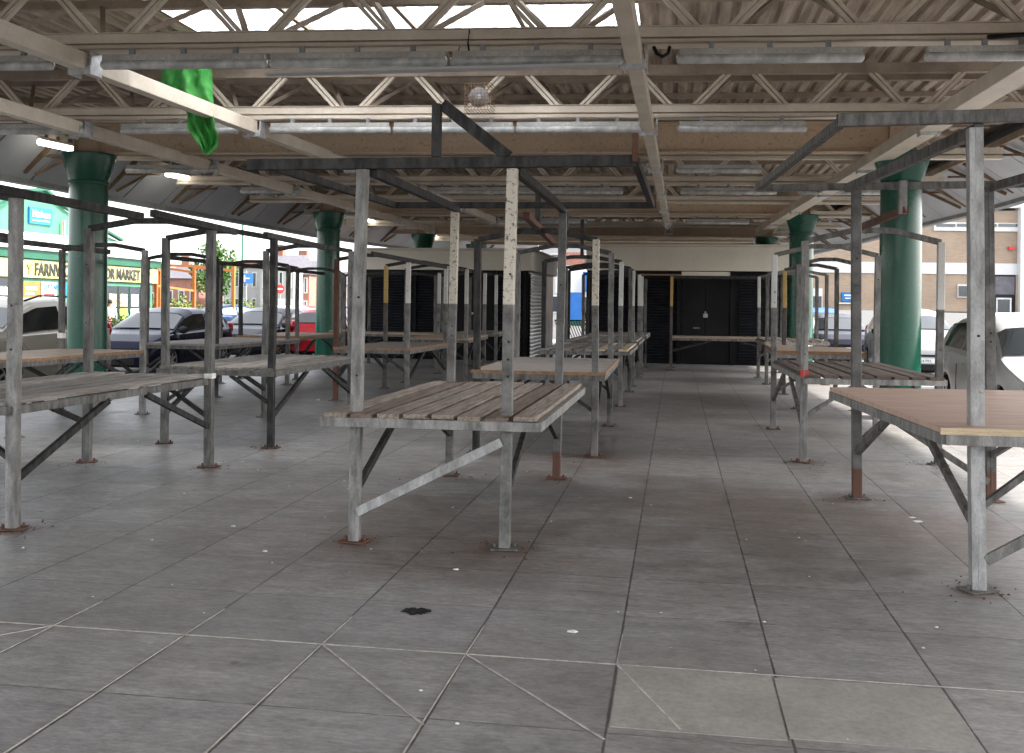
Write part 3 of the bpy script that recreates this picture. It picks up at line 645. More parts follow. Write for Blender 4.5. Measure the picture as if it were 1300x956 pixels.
    if front_diag:
        MB().bar(Z(FL3 + Vector((.03, -.045, 0)), .20), Z(FR3 + Vector((-.02, -.045, 0)), .66), .02, .055, up=(0, 0, 1)).build('front_diagonal', 'galv_light', t)
    return t
# nearest middle stall with its square overhead frame
m1 = stall('nearest middle stall with brown slatted table, overhead frame and one flaking cream post', (-1.97, 6.08), (-1.02, 6.10), (-1.0, 8.65), (-1.93, 8.59), zt=.825,
           posts=('galv', 'cream_post', 'rustfoot', 'cream_post'), frame='none', ph=2.33, over=(.17, .22, .13, .0), nplank=8, front_diag=True, railmat='dark', lean=(.03, 0))
m1['label'] = 'nearest middle stall, brown slatted table, wide overhead frame, front right post flaking cream'
def bars(t, name, m, segs, w=.05, h=.06):
    for a, b in segs: MB().bar(a, b, w, h).build(name, m, t, bevel=.004)
c0 = m1.location
Pm = [Vector(p) for p in ((-2.72, 6.12, 2.375), (-.25, 6.12, 2.375), (-.21, 8.62, 2.355), (-2.46, 8.62, 2.365))]
bars(m1, 'overhead_rail', 'dark', [(Pm[0], Pm[1])], .055, .068)
bars(m1, 'overhead_rail', 'dark', [(Pm[3], Pm[2]), (Vector((-2.56, 6.15, 2.365)), Pm[3]), (Pm[1] + Vector((.0, .03, 0)), Pm[2])], .045, .055)
bars(m1, 'rafter', 'dark', [(Vector((-1.90, 6.15, 2.325)), Vector((-1.89, 8.6, 2.325))), (Vector((-.98, 6.15, 2.325)), Vector((-.96, 8.62, 2.32)))], .05, .06)
bars(m1, 'upright', 'dark', [(Vector((-1.48, 6.11, 2.41)), Vector((-1.48, 6.11, 2.74)))], .055, .055)
bars(m1, 'diagonal_strut', 'dark', [(Vector((-1.45, 6.13, 2.74)), Vector((-1.03, 6.13, 2.41)))], .05, .075)
bars(m1, 'upright', 'rusty', [(Vector((-.25, 6.06, 2.36)), Vector((-.25, 6.06, 2.53))), (Vector((-.19, 8.64, 2.33)), Vector((-.19, 8.64, 2.45)))], .035, .05)
m2 = stall('middle stall second from the camera with brown edged grey board table', (-1.97, 9.97), (-.78, 10.0), (-.80, 12.58), (-1.96, 12.5), zt=.84, table='ply', tmat='ply_grey', edge='edge_wood',
           posts=('dark', 'cream_post', 'dark2', 'dark2'), over=(.02, .08, .05, .05), rise=.09)
bars(m2, 'upright', 'dark', [(Vector((-1.37, 10.0, 2.2)), Vector((-1.37, 10.0, 2.62))), (Vector((-1.37, 12.55, 2.2)), Vector((-1.37, 12.55, 2.74)))], .055, .055)
bars(m2, 'ridge_bar', 'rusty', [(Vector((-1.30, 8.72, 2.28)), Vector((-1.5, 12.3, 2.265)))], .06, .06)
m3 = stall('middle stall third from the camera with two pale new planks among grey slats', (-1.95, 14.95), (-.80, 15.05), (-.78, 17.61), (-1.90, 17.5), zt=.85, tmat='plank_grey', pale=(5, 7), nplank=8,
           posts=('dark', 'white_post', 'dark2', 'dark2'), over=(.05, .12, .05, .05))
bars(m3, 'upright', 'dark', [(Vector((-1.39, 15.0, 2.2)), Vector((-1.39, 15.0, 2.78)))], .05, .05)
m4 = stall('middle stall fourth from the camera with dull grey slatted table', (-1.97, 18.7), (-.78, 18.8), (-.76, 21.2), (-1.92, 21.2), zt=.86, tmat='plank_grey', posts=('dark', 'white_post', 'white_post', 'dark2'), over=(.05, .1, .05, .05))
m5 = stall('furthest middle stall, just in front of the gap between the kiosks', (-1.92, 22.2), (-.74, 22.3), (-.72, 24.6), (-1.9, 24.6), zt=.86, table='ply', tmat='ply_grey', posts=('dark', 'white_post', 'dark2', 'dark2'), over=(.05, .1, .05, .05))
# left rows
b1 = stall('nearest left stall with long grey slatted table cut by the left edge of the photo', (-5.38, 5.95), (-4.235, 5.95), (-4.14, 8.54), (-5.33, 8.53), zt=.83, tmat='plank_grey', nplank=6, gapf=.14, posts=('dark2', 'galv', 'dark2', 'dark2'), over=(.05, -.01, .05, .05),
           rails=(((-4.22, 4.6), (-4.19, 7.42), 2.20, 2.16), ((-4.17, 7.55), (-4.10, 8.95), 2.20, 2.15)), pw=.07)
b2 = stall('left stall in the second row from the camera, grey slats, near the dark hatchback', (-5.27, 9.84), (-4.07, 9.78), (-4.08, 12.35), (-5.23, 12.35), zt=.82, tmat='plank_grey', gapf=.12, posts=('dark2', 'dark', 'dark2', 'dark2'), over=(.05, .05, .05, .05),
           rails=(((-4.08, 9.6), (-4.06, 11.3), 2.17, 2.14),))
b3 = stall('left stall with a rusty brown post and a post painted yellow, grey board table', (-5.09, 14.71), (-3.98, 14.75), (-3.94, 17.1), (-5.01, 17.04), zt=.82, table='ply', tmat='ply_grey', edge='edge_wood',
           posts=('rusty', 'white_post', 'white_post', 'yellow_post'), over=(.0, .03, .05, .05), rails=(((-3.98, 12.9), (-3.93, 19.2), 2.15, 2.13),))
b4 = stall('left stall with tan board table standing before the left kiosk', (-5.01, 18.42), (-3.89, 18.58), (-4.0, 21.0), (-4.99, 20.99), zt=.85, table='ply', tmat='ply_tan', posts=('dark2', 'white_post', 'white_post', 'white_post'), over=(.03, .05, .05, .05))
b5 = stall('small stall with white topped posts closest to the left kiosk corner', (-4.95, 22.3), (-3.98, 22.3), (-3.95, 24.3), (-4.95, 24.1), zt=.86, tmat='plank_grey', posts=('dark2', 'white_post', 'dark2', 'dark2'), over=(.03, .05, .05, .05))
bx = stall('wide shallow stall across the front of the left kiosk shutters', (-7.5, 23.1), (-5.55, 23.0), (-5.6, 24.0), (-7.5, 24.1), zt=.79, table='ply', tmat='ply_tan', posts=('dark2',) * 4, over=(.05, .85, .05, .05))
l1 = stall('far left stall at the photo edge beside the beige car, brown edged boards', (-8.15, 9.84), (-7.0, 9.84), (-6.89, 12.28), (-8.04, 12.25), zt=.84, table='ply', tmat='ply_tan', edge='edge_wood', posts=('dark2', 'dark2', 'galv', 'dark2'), over=(.05, .0, .05, .02),
           rails=(((-7.0, 7.8), (-6.95, 11.55), 2.13, 2.09),))
l2 = stall('far left stall in front of the dark blue hatchback, long grey board table', (-8.2, 14.7), (-7.03, 14.7), (-6.88, 17.24), (-8.15, 17.2), zt=.83, table='ply', tmat='ply_grey', posts=('dark2', 'dark', 'dark2', 'dark2'), over=(.03, .05, .05, .4),
           rails=(((-7.15, 13.3), (-6.95, 19.3), 2.11, 2.07),))
l3 = stall('far left stall beside the second left green column, before the red car', (-8.3, 18.4), (-7.2, 18.5), (-7.09, 20.7), (-8.3, 20.8), zt=.84, table='ply', tmat='ply_tan', edge='edge_wood', posts=('dark', 'dark2', 'galv', 'galv'), over=(.03, .05, .05, .05))
l4 = stall('furthest left stall between the second green column and the left kiosk', (-8.2, 22.9), (-7.75, 22.95), (-7.7, 24.2), (-8.2, 24.2), zt=.84, table='ply', tmat='ply_tan', posts=('dark2',) * 4, over=(.03, .05, .05, .05))
MB().bar((-4.14, 8.54, .80), (-4.14, 8.54, .845), .079, .079, up=(0, 1, 0)).build('tape', 'litter', b1, label='pale tape wound round the back right post')
MB().bar((-8.04, 12.25, .98), (-8.04, 12.25, 1.05), .078, .078, up=(0, 1, 0)).build('tape', 'litter', l1, label='white tape round the back left post')
# right rows
r1 = stall('nearest right stall with reddish plywood table and raised overhead frame', (1.61, 5.72), (2.75, 5.75), (2.45, 8.4), (1.43, 8.3), zt=.885, table='ply', tmat='ply_red', edge='edge_pale', posts=('galv_light', 'galv_light', 'rustfoot', 'rustfoot'),
           frame='none', ph=2.47, over=(.23, .22, .17, -.12), railmat='dark2', pw=.072, thick=.032, lean=(-.04, 0))
bars(r1, 'overhead_rail', 'dark2', [(Vector((.86, 5.74, 2.53)), Vector((3.3, 5.76, 2.56)))], .055, .07)
bars(r1, 'overhead_rail', 'dark2', [(Vector((.64, 8.32, 2.46)), Vector((3.2, 8.38, 2.49))), (Vector((.88, 5.78, 2.52)), Vector((.64, 8.3, 2.46)))], .045, .055)
bars(r1, 'rafter', 'dark2', [(Vector((1.60, 5.76, 2.47)), Vector((1.33, 8.28, 2.45))), (Vector((2.75, 5.78, 2.47)), Vector((2.43, 8.35, 2.46)))], .05, .07)
MB().box(1.70, 1.76, 8.2, 8.25, 2.24, 2.50).build('hanging_stub', 'galv', r1, bevel=.004)
MB().bar((1.75, 8.2, 2.27), (1.62, 9.7, 2.23), .05, .055).build('hanging_arm', 'rusty', r1, bevel=.004)
bars(r1, 'front_diagonal', 'galv', [(Vector((1.64, 5.69, .17)), Vector((2.68, 5.70, .80)))], .025, .055)
bars(r1, 'back_diagonal', 'dark2', [(Vector((1.46, 8.27, .78)), Vector((2.42, 8.36, .16)))], .03, .05)
r2 = stall('second right stall with dark brown slats and red tape on its front left post', (1.24, 10.13), (2.52, 10.29), (2.43, 12.88), (1.2, 12.79), zt=.85, tmat='plank_brown', nplank=8, posts=('galv', 'white_post', 'galv', 'white_post'), over=(.0, .05, .05, .05), railmat='dark2', rise=.11)
MB().bar((1.24, 10.13, .83), (1.24, 10.13, .90), .071, .071, up=(0, 1, 0)).build('red_tape', 'red', r2, label='red tape band round the front left post')
r3 = stall('third right stall with a single thick pale brown board', (1.80, 15.45), (2.62, 15.4), (2.6, 17.2), (1.85, 17.9), zt=.86, table='ply', tmat='ply_tan', edge='edge_wood', posts=('galv', 'galv', 'dark2', 'yellow_post'), over=(.3, .1, .05, .05), railmat='dark2', thick=.05)
r4 = stall('furthest right stall with grey slats in front of the dark shutters', (1.76, 20.2), (2.9, 20.4), (2.93, 22.0), (1.74, 21.97), zt=.86, tmat='plank', posts=('dark2', 'dark2', 'dark2', 'white_post'), over=(.05, .05, .05, .05), railmat='dark2')
rx = stall('wide thin stall across the black double door of the right kiosk', (-.10, 24.0), (2.42, 24.1), (2.4, 24.95), (-.10, 24.9), zt=.79, table='ply', tmat='ply_tan', posts=('yellow_post', 'dark2', 'dark2', 'galv'), over=(-.03, .02, .05, .05), ph=2.2, rise=.0)
rx.children[0]['label'] = 'post with patches of cream and yellow paint'
bars(rx, 'top_rail', 'edge_wood', [(Vector((-.85, 24.0, 2.24)), Vector((.12, 24.0, 2.24)))], .05, .04)
# ------------------------------------------------------------------ kiosks
def shutter(x0, x1, y, z0, z1, parent, m='shutter', axis='x', pitch=.075, label=None):
    mb = MB(); n = int((z1 - z0) / pitch); out = []
    for i in range(n):
        z = z0 + i * pitch; out += [(0.0, z), (-.018, z + pitch * .3), (-.018, z + pitch * .6), (0.012, z + pitch * .93)]
    for (d, z) in out:
        if axis == 'x': mb.v += [Vector((x0, y + d, z)), Vector((x1, y + d, z))]
        else: mb.v += [Vector((y - d, x0, z)), Vector((y - d, x1, z))]
    for i in range(len(out) - 1): mb.f.append((2 * i, 2 * i + 1, 2 * i + 3, 2 * i + 2))
    return mb.build('roller_shutter', m, parent, label=label)
kl = thing('kiosk', 'left kiosk with navy black roller shutters, cream fascia and pale slatted side', 'kiosk', (-6, 28, 0))
KY = 26.3
MB().box(-8.45, -3.75, KY, 32, 2.40, 2.93).build('fascia', 'fascia', kl, bevel=.01)
MB().box(-8.5, -3.70, KY - .04, 32.05, 2.935, 2.985).build('coping', 'fascia', kl, bevel=.01)
MB().box(-8.35, -3.86, KY + .12, 31.9, 0, 2.395).build('wall', 'black', kl)
for a, b in ((-8.3, -6.95), (-6.88, -5.95)): shutter(a, b, KY + .09, .05, 2.36, kl)
for x in (-8.36, -6.93, -5.93, -5.5, -4.75, -3.95): MB().box(x - .035, x + .035, KY + .03, KY + .11, 0, 2.395).build('mullion', 'black', kl)
MB().box(-5.88, -5.54, KY + .08, KY + .115, .03, 2.36).box(-5.46, -4.79, KY + .08, KY + .115, .03, 2.36).build('door', 'black', kl)
shutter(-4.71, -3.99, KY + .09, .05, 2.36, kl)
shutter(KY + .1, 29.6, -3.80, .05, 2.36, kl, 'shutter_pale', 'y', .10, label='pale grey slatted shutter on the side wall')
MB().tube([(-5.35, KY + .06, 1.25), (-5.35, KY + .02, 1.25)], .03, 10).build('lock', 'bracket', kl)
kr = thing('kiosk', 'right kiosk with black double door between dark roller shutters, under long cream fascia', 'kiosk', (0, 28, 0))
KY2 = 26.6; KX0, KX1 = -2.35, 3.35
MB().box(KX0, KX1, KY2, 33, 2.43, 3.06).build('fascia', 'fascia', kr, bevel=.01)
MB().box(KX0 - .05, KX1 + .05, KY2 - .05, 33.05, 3.065, 3.12).build('coping', 'fascia', kr, bevel=.01)
MB().box(KX0 + .05, KX1 - .05, KY2 + .14, 32.9, 0, 2.425).build('wall', 'black', kr)
shutter(-2.2, -1.25, KY2 + .1, .05, 2.3, kr); shutter(-1.15, .02, KY2 + .1, .05, 2.38, kr); shutter(1.62, 3.2, KY2 + .1, .05, 2.38, kr)
for x in (-2.27, -1.2, .08, 1.44, 3.26): MB().box(x - .05, x + .05, KY2 + .02, KY2 + .13, 0, 2.425).build('mullion', 'black', kr)
for x0, x1 in ((.14, .75), (.765, 1.38)):
    d = MB(); d.box(x0, x1, KY2 + .07, KY2 + .12, .04, 2.2).build('door', 'black', kr, bevel=.004)
MB().box(.14, 1.38, KY2 + .05, KY2 + .13, 2.24, 2.41).build('door_header', 'fascia', kr)
MB().box(.70, .82, KY2 + .04, KY2 + .065, 1.22, 1.32).box(.74, .78, KY2 + .02, KY2 + .045, 1.26, 1.38).build('hasp', 'galv_light', kr)
MB().box(.45, .62, KY2 + .062, KY2 + .068, .93, .96).build('letter_plate', 'galv', kr)
# railing, blue stall and a person seen through the gap
rl = thing('railing', 'black metal railing with slanting bars in the gap between the kiosks', 'railing', atf(728, 440, 36) * 1)
rl.location.z = GZ
m = MB(); a = atf(704, 420, 36); b = atf(748, 420, 36)
for z in (.1, .95): m.bar((a.x, a.y, z), (b.x, b.y, z), .05, .05)
m.build('rail', 'trim', rl)
m = MB(); n = 14
for i in range(n):
    p = a.lerp(b, i / (n - 1)); m.bar((p.x, p.y, .95), (p.x + .45, p.y, GZ), .025, .025)
m.build('bars', 'trim', rl)
st = thing('awning_stall', 'blue and white outdoor stall with red top seen between the kiosks', 'stall', (0, 0, 0)); p0 = atf(724, 400, 47); st.location = (p0.x, p0.y, GZ)
def P3(px, py, f): v = atf(px, py, f); return v
def panel(px0, py0, px1, py1, f, m, name, parent, dep=.15, df=0):
    a, b = atf(px0, py0, f), atf(px1, py1, f + df); y = Vector((-sy_, cy_, 0)) * dep
    mb = MB(); mb.prism([(a.x, a.y, b.z), (b.x, b.y, b.z), (b.x, b.y, a.z), (a.x, a.y, a.z)], y); return mb.build(name, m, parent)
panel(714, 371, 738, 412, 47, 'blue', 'front_cloth', st); panel(706, 341, 745, 372, 48.2, 'roofwhite', 'back_sheet', st, .2)
panel(714, 408, 752, 414, 46.8, 'mint_dark', 'counter', st); panel(712, 320, 742, 336, 49, 'brick_red', 'top_board', st, .3); panel(740, 345, 765, 371, 47.6, 'blue', 'side_cloth', st)
panel(714, 352, 728, 371, 46.7, 'whitecloth', 'hanging_clothes', st, .1)
# ------------------------------------------------------------------ people
def person(label, loc, rz=0, top='navycloth', bottom='navycloth', pose='stand', hh=1.68, skirt=False, hair='hair'):
    t = thing('person', label, 'person', loc, rz)
    k_ = hh / 1.7
    if pose == 'stand':
        J = dict(pelvis=(0, 0, .92), chest=(0, 0, 1.25), neck=(0, 0, 1.42), head0=(0, .01, 1.50), head1=(0, .01, 1.63), hipL=(.1, 0, .88), kneeL=(.11, .02, .48), ankL=(.12, 0, .08), toeL=(.13, .16, .03),
                 hipR=(-.1, 0, .88), kneeR=(-.11, .03, .48), ankR=(-.1, -.04, .08), toeR=(-.1, .12, .03), shL=(.17, 0, 1.36), elL=(.23, .0, 1.08), wrL=(.2, .12, .88), haL=(.19, .17, .81), shR=(-.17, 0, 1.36), elR=(-.23, 0, 1.08), wrR=(-.21, .1, .86), haR=(-.2, .15, .79))
    else:
        J = dict(pelvis=(0, 0, .50), chest=(0, .02, .84), neck=(0, .04, 1.02), head0=(0, .06, 1.10), head1=(0, .07, 1.22), hipL=(.1, .03, .50), kneeL=(.13, .45, .50), ankL=(.13, .47, .09), toeL=(.14, .62, .04),
                 hipR=(-.1, .03, .50), kneeR=(-.13, .45, .50), ankR=(-.12, .42, .09), toeR=(-.12, .57, .04), shL=(.17, .03, .96), elL=(.22, .12, .70), wrL=(.14, .32, .60), haL=(.12, .38, .58), shR=(-.17, .03, .96), elR=(-.22, .12, .70), wrR=(-.14, .32, .60), haR=(-.12, .38, .58))
    E = [('pelvis', 'chest'), ('chest', 'neck'), ('neck', 'head0'), ('head0', 'head1')]
    for s_ in 'LR': E += [('pelvis', 'hip' + s_), ('hip' + s_, 'knee' + s_), ('knee' + s_, 'ank' + s_), ('ank' + s_, 'toe' + s_), ('chest', 'sh' + s_), ('sh' + s_, 'el' + s_), ('el' + s_, 'wr' + s_), ('wr' + s_, 'ha' + s_)]
    rad = dict(pelvis=.15, chest=.145, neck=.055, head0=.085, head1=.095, hip=.10, knee=.062, ank=.042, toe=.035, sh=.075, el=.045, wr=.03, ha=.035)
    def skinmesh(name, keys, m, grow=0):
        ks = [q for q in J if q in keys]; idx = {q: i for i, q in enumerate(ks)}
        me = bpy.data.meshes.new(name); me.from_pydata([tuple(c * k_ for c in J[q]) for q in ks], [(idx[a], idx[b]) for a, b in E if a in idx and b in idx], [])
        o = bpy.data.objects.new(name, me); COL.objects.link(o); o.parent = t
        md = o.modifiers.new('skin', 'SKIN'); sv = me.skin_vertices[0].data
        for q, i in idx.items():
            r_ = (rad.get(q) or rad[q.rstrip('LR')]) * k_ + grow; sv[i].radius = (r_ * (1.15 if q in ('chest', 'pelvis') else 1), r_ * (.8 if q in ('chest', 'pelvis') else 1)); sv[i].use_root = (i == 0)
        md2 = o.modifiers.new('sub', 'SUBSURF'); md2.levels = md2.render_levels = 2
        me.materials.append(MT[m]); return o
    skinmesh('body', set(J), 'skin')
    skinmesh('shirt', {'pelvis', 'chest', 'shL', 'shR', 'elL', 'elR'}, top, .014)
    if skirt:
        m = MB(); m.tube([(0, 0, 1.0 * k_), (0, 0, .85 * k_), (0, .0, .35 * k_)], [.15, .2, .27], 14).build('skirt', bottom, t, smooth=True, local=True)
    else: skinmesh('trousers', {'pelvis', 'hipL', 'hipR', 'kneeL', 'kneeR', 'ankL', 'ankR'}, bottom, .016)
    h = Vector(J['head1']) * k_; m = MB(); m.tube([h + Vector((0, -.03, -.06)), h + Vector((0, -.03, .02)), h + Vector((0, -.015, .085)), h + Vector((0, -.01, .12))], [.10, .115, .09, .03], 12).build('hair', hair, t, smooth=True, local=True)
    return t
def gloc(px, f, z=GZ): v = atf(px, 390, f); return (v.x, v.y, z)
person('person in dark clothes standing in the gap between the kiosks', gloc(749, 40), R(200), 'navycloth', 'navycloth')
person('person in white top and long pink skirt beside the market hall hedge', gloc(140, 44, GZ), R(10), 'whitecloth', 'pinkcloth', skirt=True, hh=1.6)
# ------------------------------------------------------------------ cars
def interp(pts, s):
    if s <= pts[0][0]: return pts[0][1]
    for (a, b), (c, d) in zip(pts, pts[1:]):
        if s <= c:
            t = (s - a) / (c - a); return b + (d - b) * t
    return pts[-1][1]
CARS = {
    'hatch': dict(L=4.1, W=1.72, top=[(0, .62), (.05, .92), (.12, 1.02), (.45, 1.32), (.75, 1.42), (1.3, 1.47), (1.9, 1.46), (2.35, 1.36), (3.05, .98), (3.5, .88), (3.9, .74), (4.07, .60), (4.1, .45)], belt=[(0, .98), (4.1, .86)], sg=[(.55, 1.35), (1.43, 2.75)], ws=(2.42, 3.02), rw=(.14, .46), wheels=(.72, 3.28)),
    'suv': dict(L=4.4, W=1.80, top=[(0, .70), (.04, 1.0), (.12, 1.1), (.42, 1.50), (.8, 1.60), (1.5, 1.66), (2.2, 1.62), (2.6, 1.50), (3.25, 1.13), (3.8, 1.02), (4.2, .88), (4.37, .70), (4.4, .5)], belt=[(0, 1.10), (4.4, .98)], sg=[(.6, 1.5), (1.6, 2.95)], ws=(2.66, 3.2), rw=(.14, .44), wheels=(.8, 3.5)),
    'mpv': dict(L=4.25, W=1.76, top=[(0, .66), (.04, 1.0), (.10, 1.12), (.32, 1.45), (.7, 1.57), (1.4, 1.61), (2.0, 1.57), (2.5, 1.42), (3.25, 1.02), (3.7, .88), (4.05, .74), (4.22, .58), (4.25, .45)], belt=[(0, 1.06), (4.25, .88)], sg=[(.5, 1.35), (1.45, 2.9)], ws=(2.55, 3.2), rw=(.12, .34), wheels=(.72, 3.4)),
}
def car(label, loc, heading, kind, color, plate='GK07 XRB', metal=.3, group='parked cars around the market', roofrail=False):
    K = CARS[kind]; Lc, W = K['L'], K['W']; t = thing('parked_car', label, 'car', loc, heading, group)
    pm_ = paintmat('car_paint', color, metal)
    wr = .315; arch = wr + .045
    def z0(s):
        z = .20 + .05 * (abs(s - Lc / 2) / (Lc / 2)) ** 4
        for c in K['wheels']:
            d = abs(s - c)
            if d < arch: z = max(z, .31 + math.sqrt(arch * arch - d * d))
        return z
    def hw(s):
        d0 = s; d1 = Lc - s; w_ = W / 2
        for d, k_, r_ in ((d0, .10, .35), (d1, .20, .75)):
            if d < r_: w_ -= W / 2 * k_ * (1 - d / r_) ** 2
        return w_
    def sec(s):
        w_ = hw(s); zt = interp(K['top'], s); zb = min(interp(K['belt'], s), zt - .035); b = z0(s); g_ = max(0, zt - zb); wg = w_ - .06 - .33 * max(0, g_ - .05); k1 = min(1, g_ / .45)
        b = min(b, zb - .1)
        return [(w_ - .07, b), (w_ - .015, b + .06 * (1 if b < .3 else .1)), (w_ - .0, b + (zb - b) * .45), (w_ - .008, b + (zb - b) * .75), (w_ - .03, zb - .02), (w_ - .06, zb),
                (wg - .02 * k1, zt - .085 * k1 - .012), (wg - .09 * k1 - .03, zt - .025 * k1 - .004), (wg * .5, zt - .003), (0, zt)]
    ss = sorted(set([0, .01, .03, .06] + [i * Lc / 90 for i in range(91)] + [Lc - .01, Lc - .03] + [p[0] for p in K['top']]))
    m = MB(); n = 19
    for s in ss:
        h_ = sec(s); x = s - Lc / 2; full = h_ + [(-y, z) for y, z in reversed(h_[:-1])]
        m.v += [Vector((x, y, z)) for y, z in full]
    for i in range(len(ss) - 1):
        for q in range(n - 1): a = i * n + q; m.f.append((a, a + 1, a + n + 1, a + n))
    m.f.append(tuple(range(n))); m.f.append(tuple((len(ss) - 1) * n + q for q in reversed(range(n))))
    body = m.build('body', pm_, t, smooth=True, local=True); body.modifiers.new('es', 'EDGE_SPLIT').split_angle = R(42)
    MB().box(-Lc / 2 + .25, Lc / 2 - .25, -W / 2 + .12, W / 2 - .12, .17, .5).build('underbody', 'trim', t, local=True)
    def strip(s0, s1, f0, f1, side, off=.012, nseg=14):   # side glass between section points 5 and 6
        mb = MB(); 
        for i in range(nseg + 1):
            s = s0 + (s1 - s0) * i / nseg; h_ = sec(s); (ya, za), (yb, zb) = h_[5], h_[6]
            for f in (f0, f1): mb.v.append(Vector((s - Lc / 2, side * (ya + (yb - ya) * f + off), za + (zb - za) * f + off * .3)))
        for i in range(nseg): a = 2 * i; mb.f.append((a, a + 1, a + 3, a + 2))
        return mb
    for side in (-1, 1):
        for (a, b) in K['sg']: strip(a, b, .10, .90, side).build('side_window', 'glass', t, smooth=True, local=True)
    def screen(s0, s1, name, wd=.93):
        mb = MB(); nseg = 10; cols = 12
        for i in range(nseg + 1):
            s = s0 + (s1 - s0) * i / nseg; h_ = sec(s); ym = h_[6][0] * (.97 if name == 'windscreen' else .93)
            for j in range(cols + 1):
                y = -ym + 2 * ym * j / cols; ay = abs(y)
                pts = sorted([(p[0], p[1]) for p in h_[6:]]); z = interp(pts, ay)
                mb.v.append(Vector((s - Lc / 2 + (.008 if name == 'windscreen' else -.008), y, z + .022)))
        for i in range(nseg):
            for j in range(cols): a = i * (cols + 1) + j; mb.f.append((a, a + 1, a + cols + 2, a + cols + 1))
        mb.build(name, 'glass', t, smooth=True, local=True)
    screen(*K['ws'], 'windscreen'); screen(*K['rw'], 'rear_window', .86)
    for c in K['wheels']:
        for side in (-1, 1):
            y = side * (W / 2 - .11); x = c - Lc / 2
            m = MB(); m.tube([(x, y - .1, .31), (x, y - .085, .31), (x, y + .085, .31), (x, y + .1, .31)], [wr - .04, wr, wr, wr - .04], 28); wh = m.build('wheel', 'rubber', t, smooth=False, local=True)
            m = MB(); yy = y + side * .101
            m.tube([(x, yy - side * .01, .31), (x, yy + side * .004, .31)], [.075, .06], 16)
            for q in range(7):
                an = 2 * math.pi * q / 7; m.bar((x + .03 * math.cos(an), yy, .31 + .03 * math.sin(an)), (x + .215 * math.cos(an), yy - side * .006, .31 + .215 * math.sin(an)), .045, .02, up=(0, 1, 0))
            nn = 28
            for q in range(nn):
                a1, a2 = 2 * math.pi * q / nn, 2 * math.pi * (q + 1) / nn
                m.bar((x + .215 * math.cos(a1), yy, .31 + .215 * math.sin(a1)), (x + .215 * math.cos(a2), yy, .31 + .215 * math.sin(a2)), .02, .025, up=(0, 1, 0))
            m.build('rim', 'alloy', wh, local=True)
    def lump(x, y, z, a, b, c, name, mt, par=t):
        mb = MB(); mb.tube([(x - a, y, z), (x - a * .7, y, z), (x, y, z), (x + a * .7, y, z), (x + a, y, z)], [.02, .72, 1, .72, .02], 12)
        for v in mb.v: v.y = y + (v.y - y) * b; v.z = z + (v.z - z) * c
        return mb.build(name, mt, par, smooth=True, local=True)
    for side in (-1, 1):
        s = Lc - .28; lump(s - Lc / 2 - .02, side * (hw(s) - .17), interp(K['top'], s) - .10, .20, .155, .075, 'headlight', 'lamp')
        lump(-Lc / 2 + .10, side * (hw(.1) - .10), .96 if kind != 'suv' else 1.05, .11, .11, .17, 'tail_light', 'tail')
        sm = K['ws'][1] - .12; mi = lump(sm - Lc / 2, side * (W / 2 + .06), interp(K['belt'], sm) + .08, .07, .12, .085, 'wing_mirror', 'trim')
        m = MB()
        for (a, b) in K['sg']: m.box(a + .12 - Lc / 2, a + .30 - Lc / 2, side * (W / 2 - .01) - .012, side * (W / 2 - .01) + .012, .83, .86)
        m.build('door_handle', pm_ if color[0] > .05 else 'trim', t, local=True)
        m = MB()
        for a in (K['sg'][0][0] - .05, K['sg'][0][1] + .04, K['sg'][1][1] - .1):
            m.bar((a - Lc / 2, side * (W / 2 + .001), .36), (a - Lc / 2, side * (W / 2 - .006), .84), .008, .01, up=(0, 1, 0))
        m.build('door_seam', 'trim', t, local=True)
        if roofrail: MB().path([(.6 - Lc / 2, side * .60, 1.60), (1.0 - Lc / 2, side * .60, 1.68), (2.0 - Lc / 2, side * .60, 1.69), (2.4 - Lc / 2, side * .60, 1.60)], .03, .03).build('roof_rail', 'trim', t, local=True)
    MB().box(Lc / 2 - .16, Lc / 2 + .004, -.42, .42, .24, .38).box(Lc / 2 - .1, Lc / 2 + .008, -.34, .34, .55, .60).build('grille', 'trim', t, local=True)
    text_mesh.local = True
    for (x, sg_, mtn) in ((Lc / 2 + .016, 1, 'plate_w'), (-Lc / 2 - .016, -1, 'plate_y')):
        zz = .46 if sg_ > 0 else .62
        pl = MB().box(x - .008, x + .008, -.26, .26, zz - .055, zz + .055).build('number_plate', mtn, t, local=True)
        tx = text_mesh('plate_text', plate, .085, 'letter', pl, frame_matrix((x + sg_ * .009, -sg_ * .19, zz - .03), (0, sg_, 0), (sg_, 0, 0)), .001)
        if sg_ > 0: MB().box(x + .0085, x + .010, -.258, -.215, zz - .053, zz + .053).build('blue_band', 'blue', pl, local=True)
    text_mesh.local = False
    return t
HN = R(-90)
def cpos(x, y): return (x, y, GZ)
car('beige car with black mirror parked behind the left green column, cut by the photo edge', cpos(-11.75, 16.1), HN, 'suv', (.36, .335, .29), roofrail=True)
car('dark blue hatchback parked beyond the far left tables', cpos(-11.85, 22.05), HN, 'hatch', (.012, .014, .030), 'PL06 KVA')
car('black hatchback with bright headlamp, parked behind the dark blue one', cpos(-11.7, 27.7), HN, 'hatch', (.012, .013, .02), 'MX55 TDU')
car('red hatchback seen from behind the second left green column', gloc(423, 30.5), R(97), 'hatch', (.42, .012, .02), 'YN04 RCE')
car('small red car further down the street with a silver car ahead', gloc(391, 56), R(80), 'hatch', (.45, .02, .02), 'DA05 LHM')
car('silver car moving behind the black hatchback on the left street', gloc(378, 46), R(75), 'hatch', (.45, .47, .5), 'RV08 SBN', .5)
car('dark blue saloon parked by the shrubs beyond the orange frame', gloc(304, 50), R(60), 'hatch', (.03, .05, .10), 'BF52 WOZ')
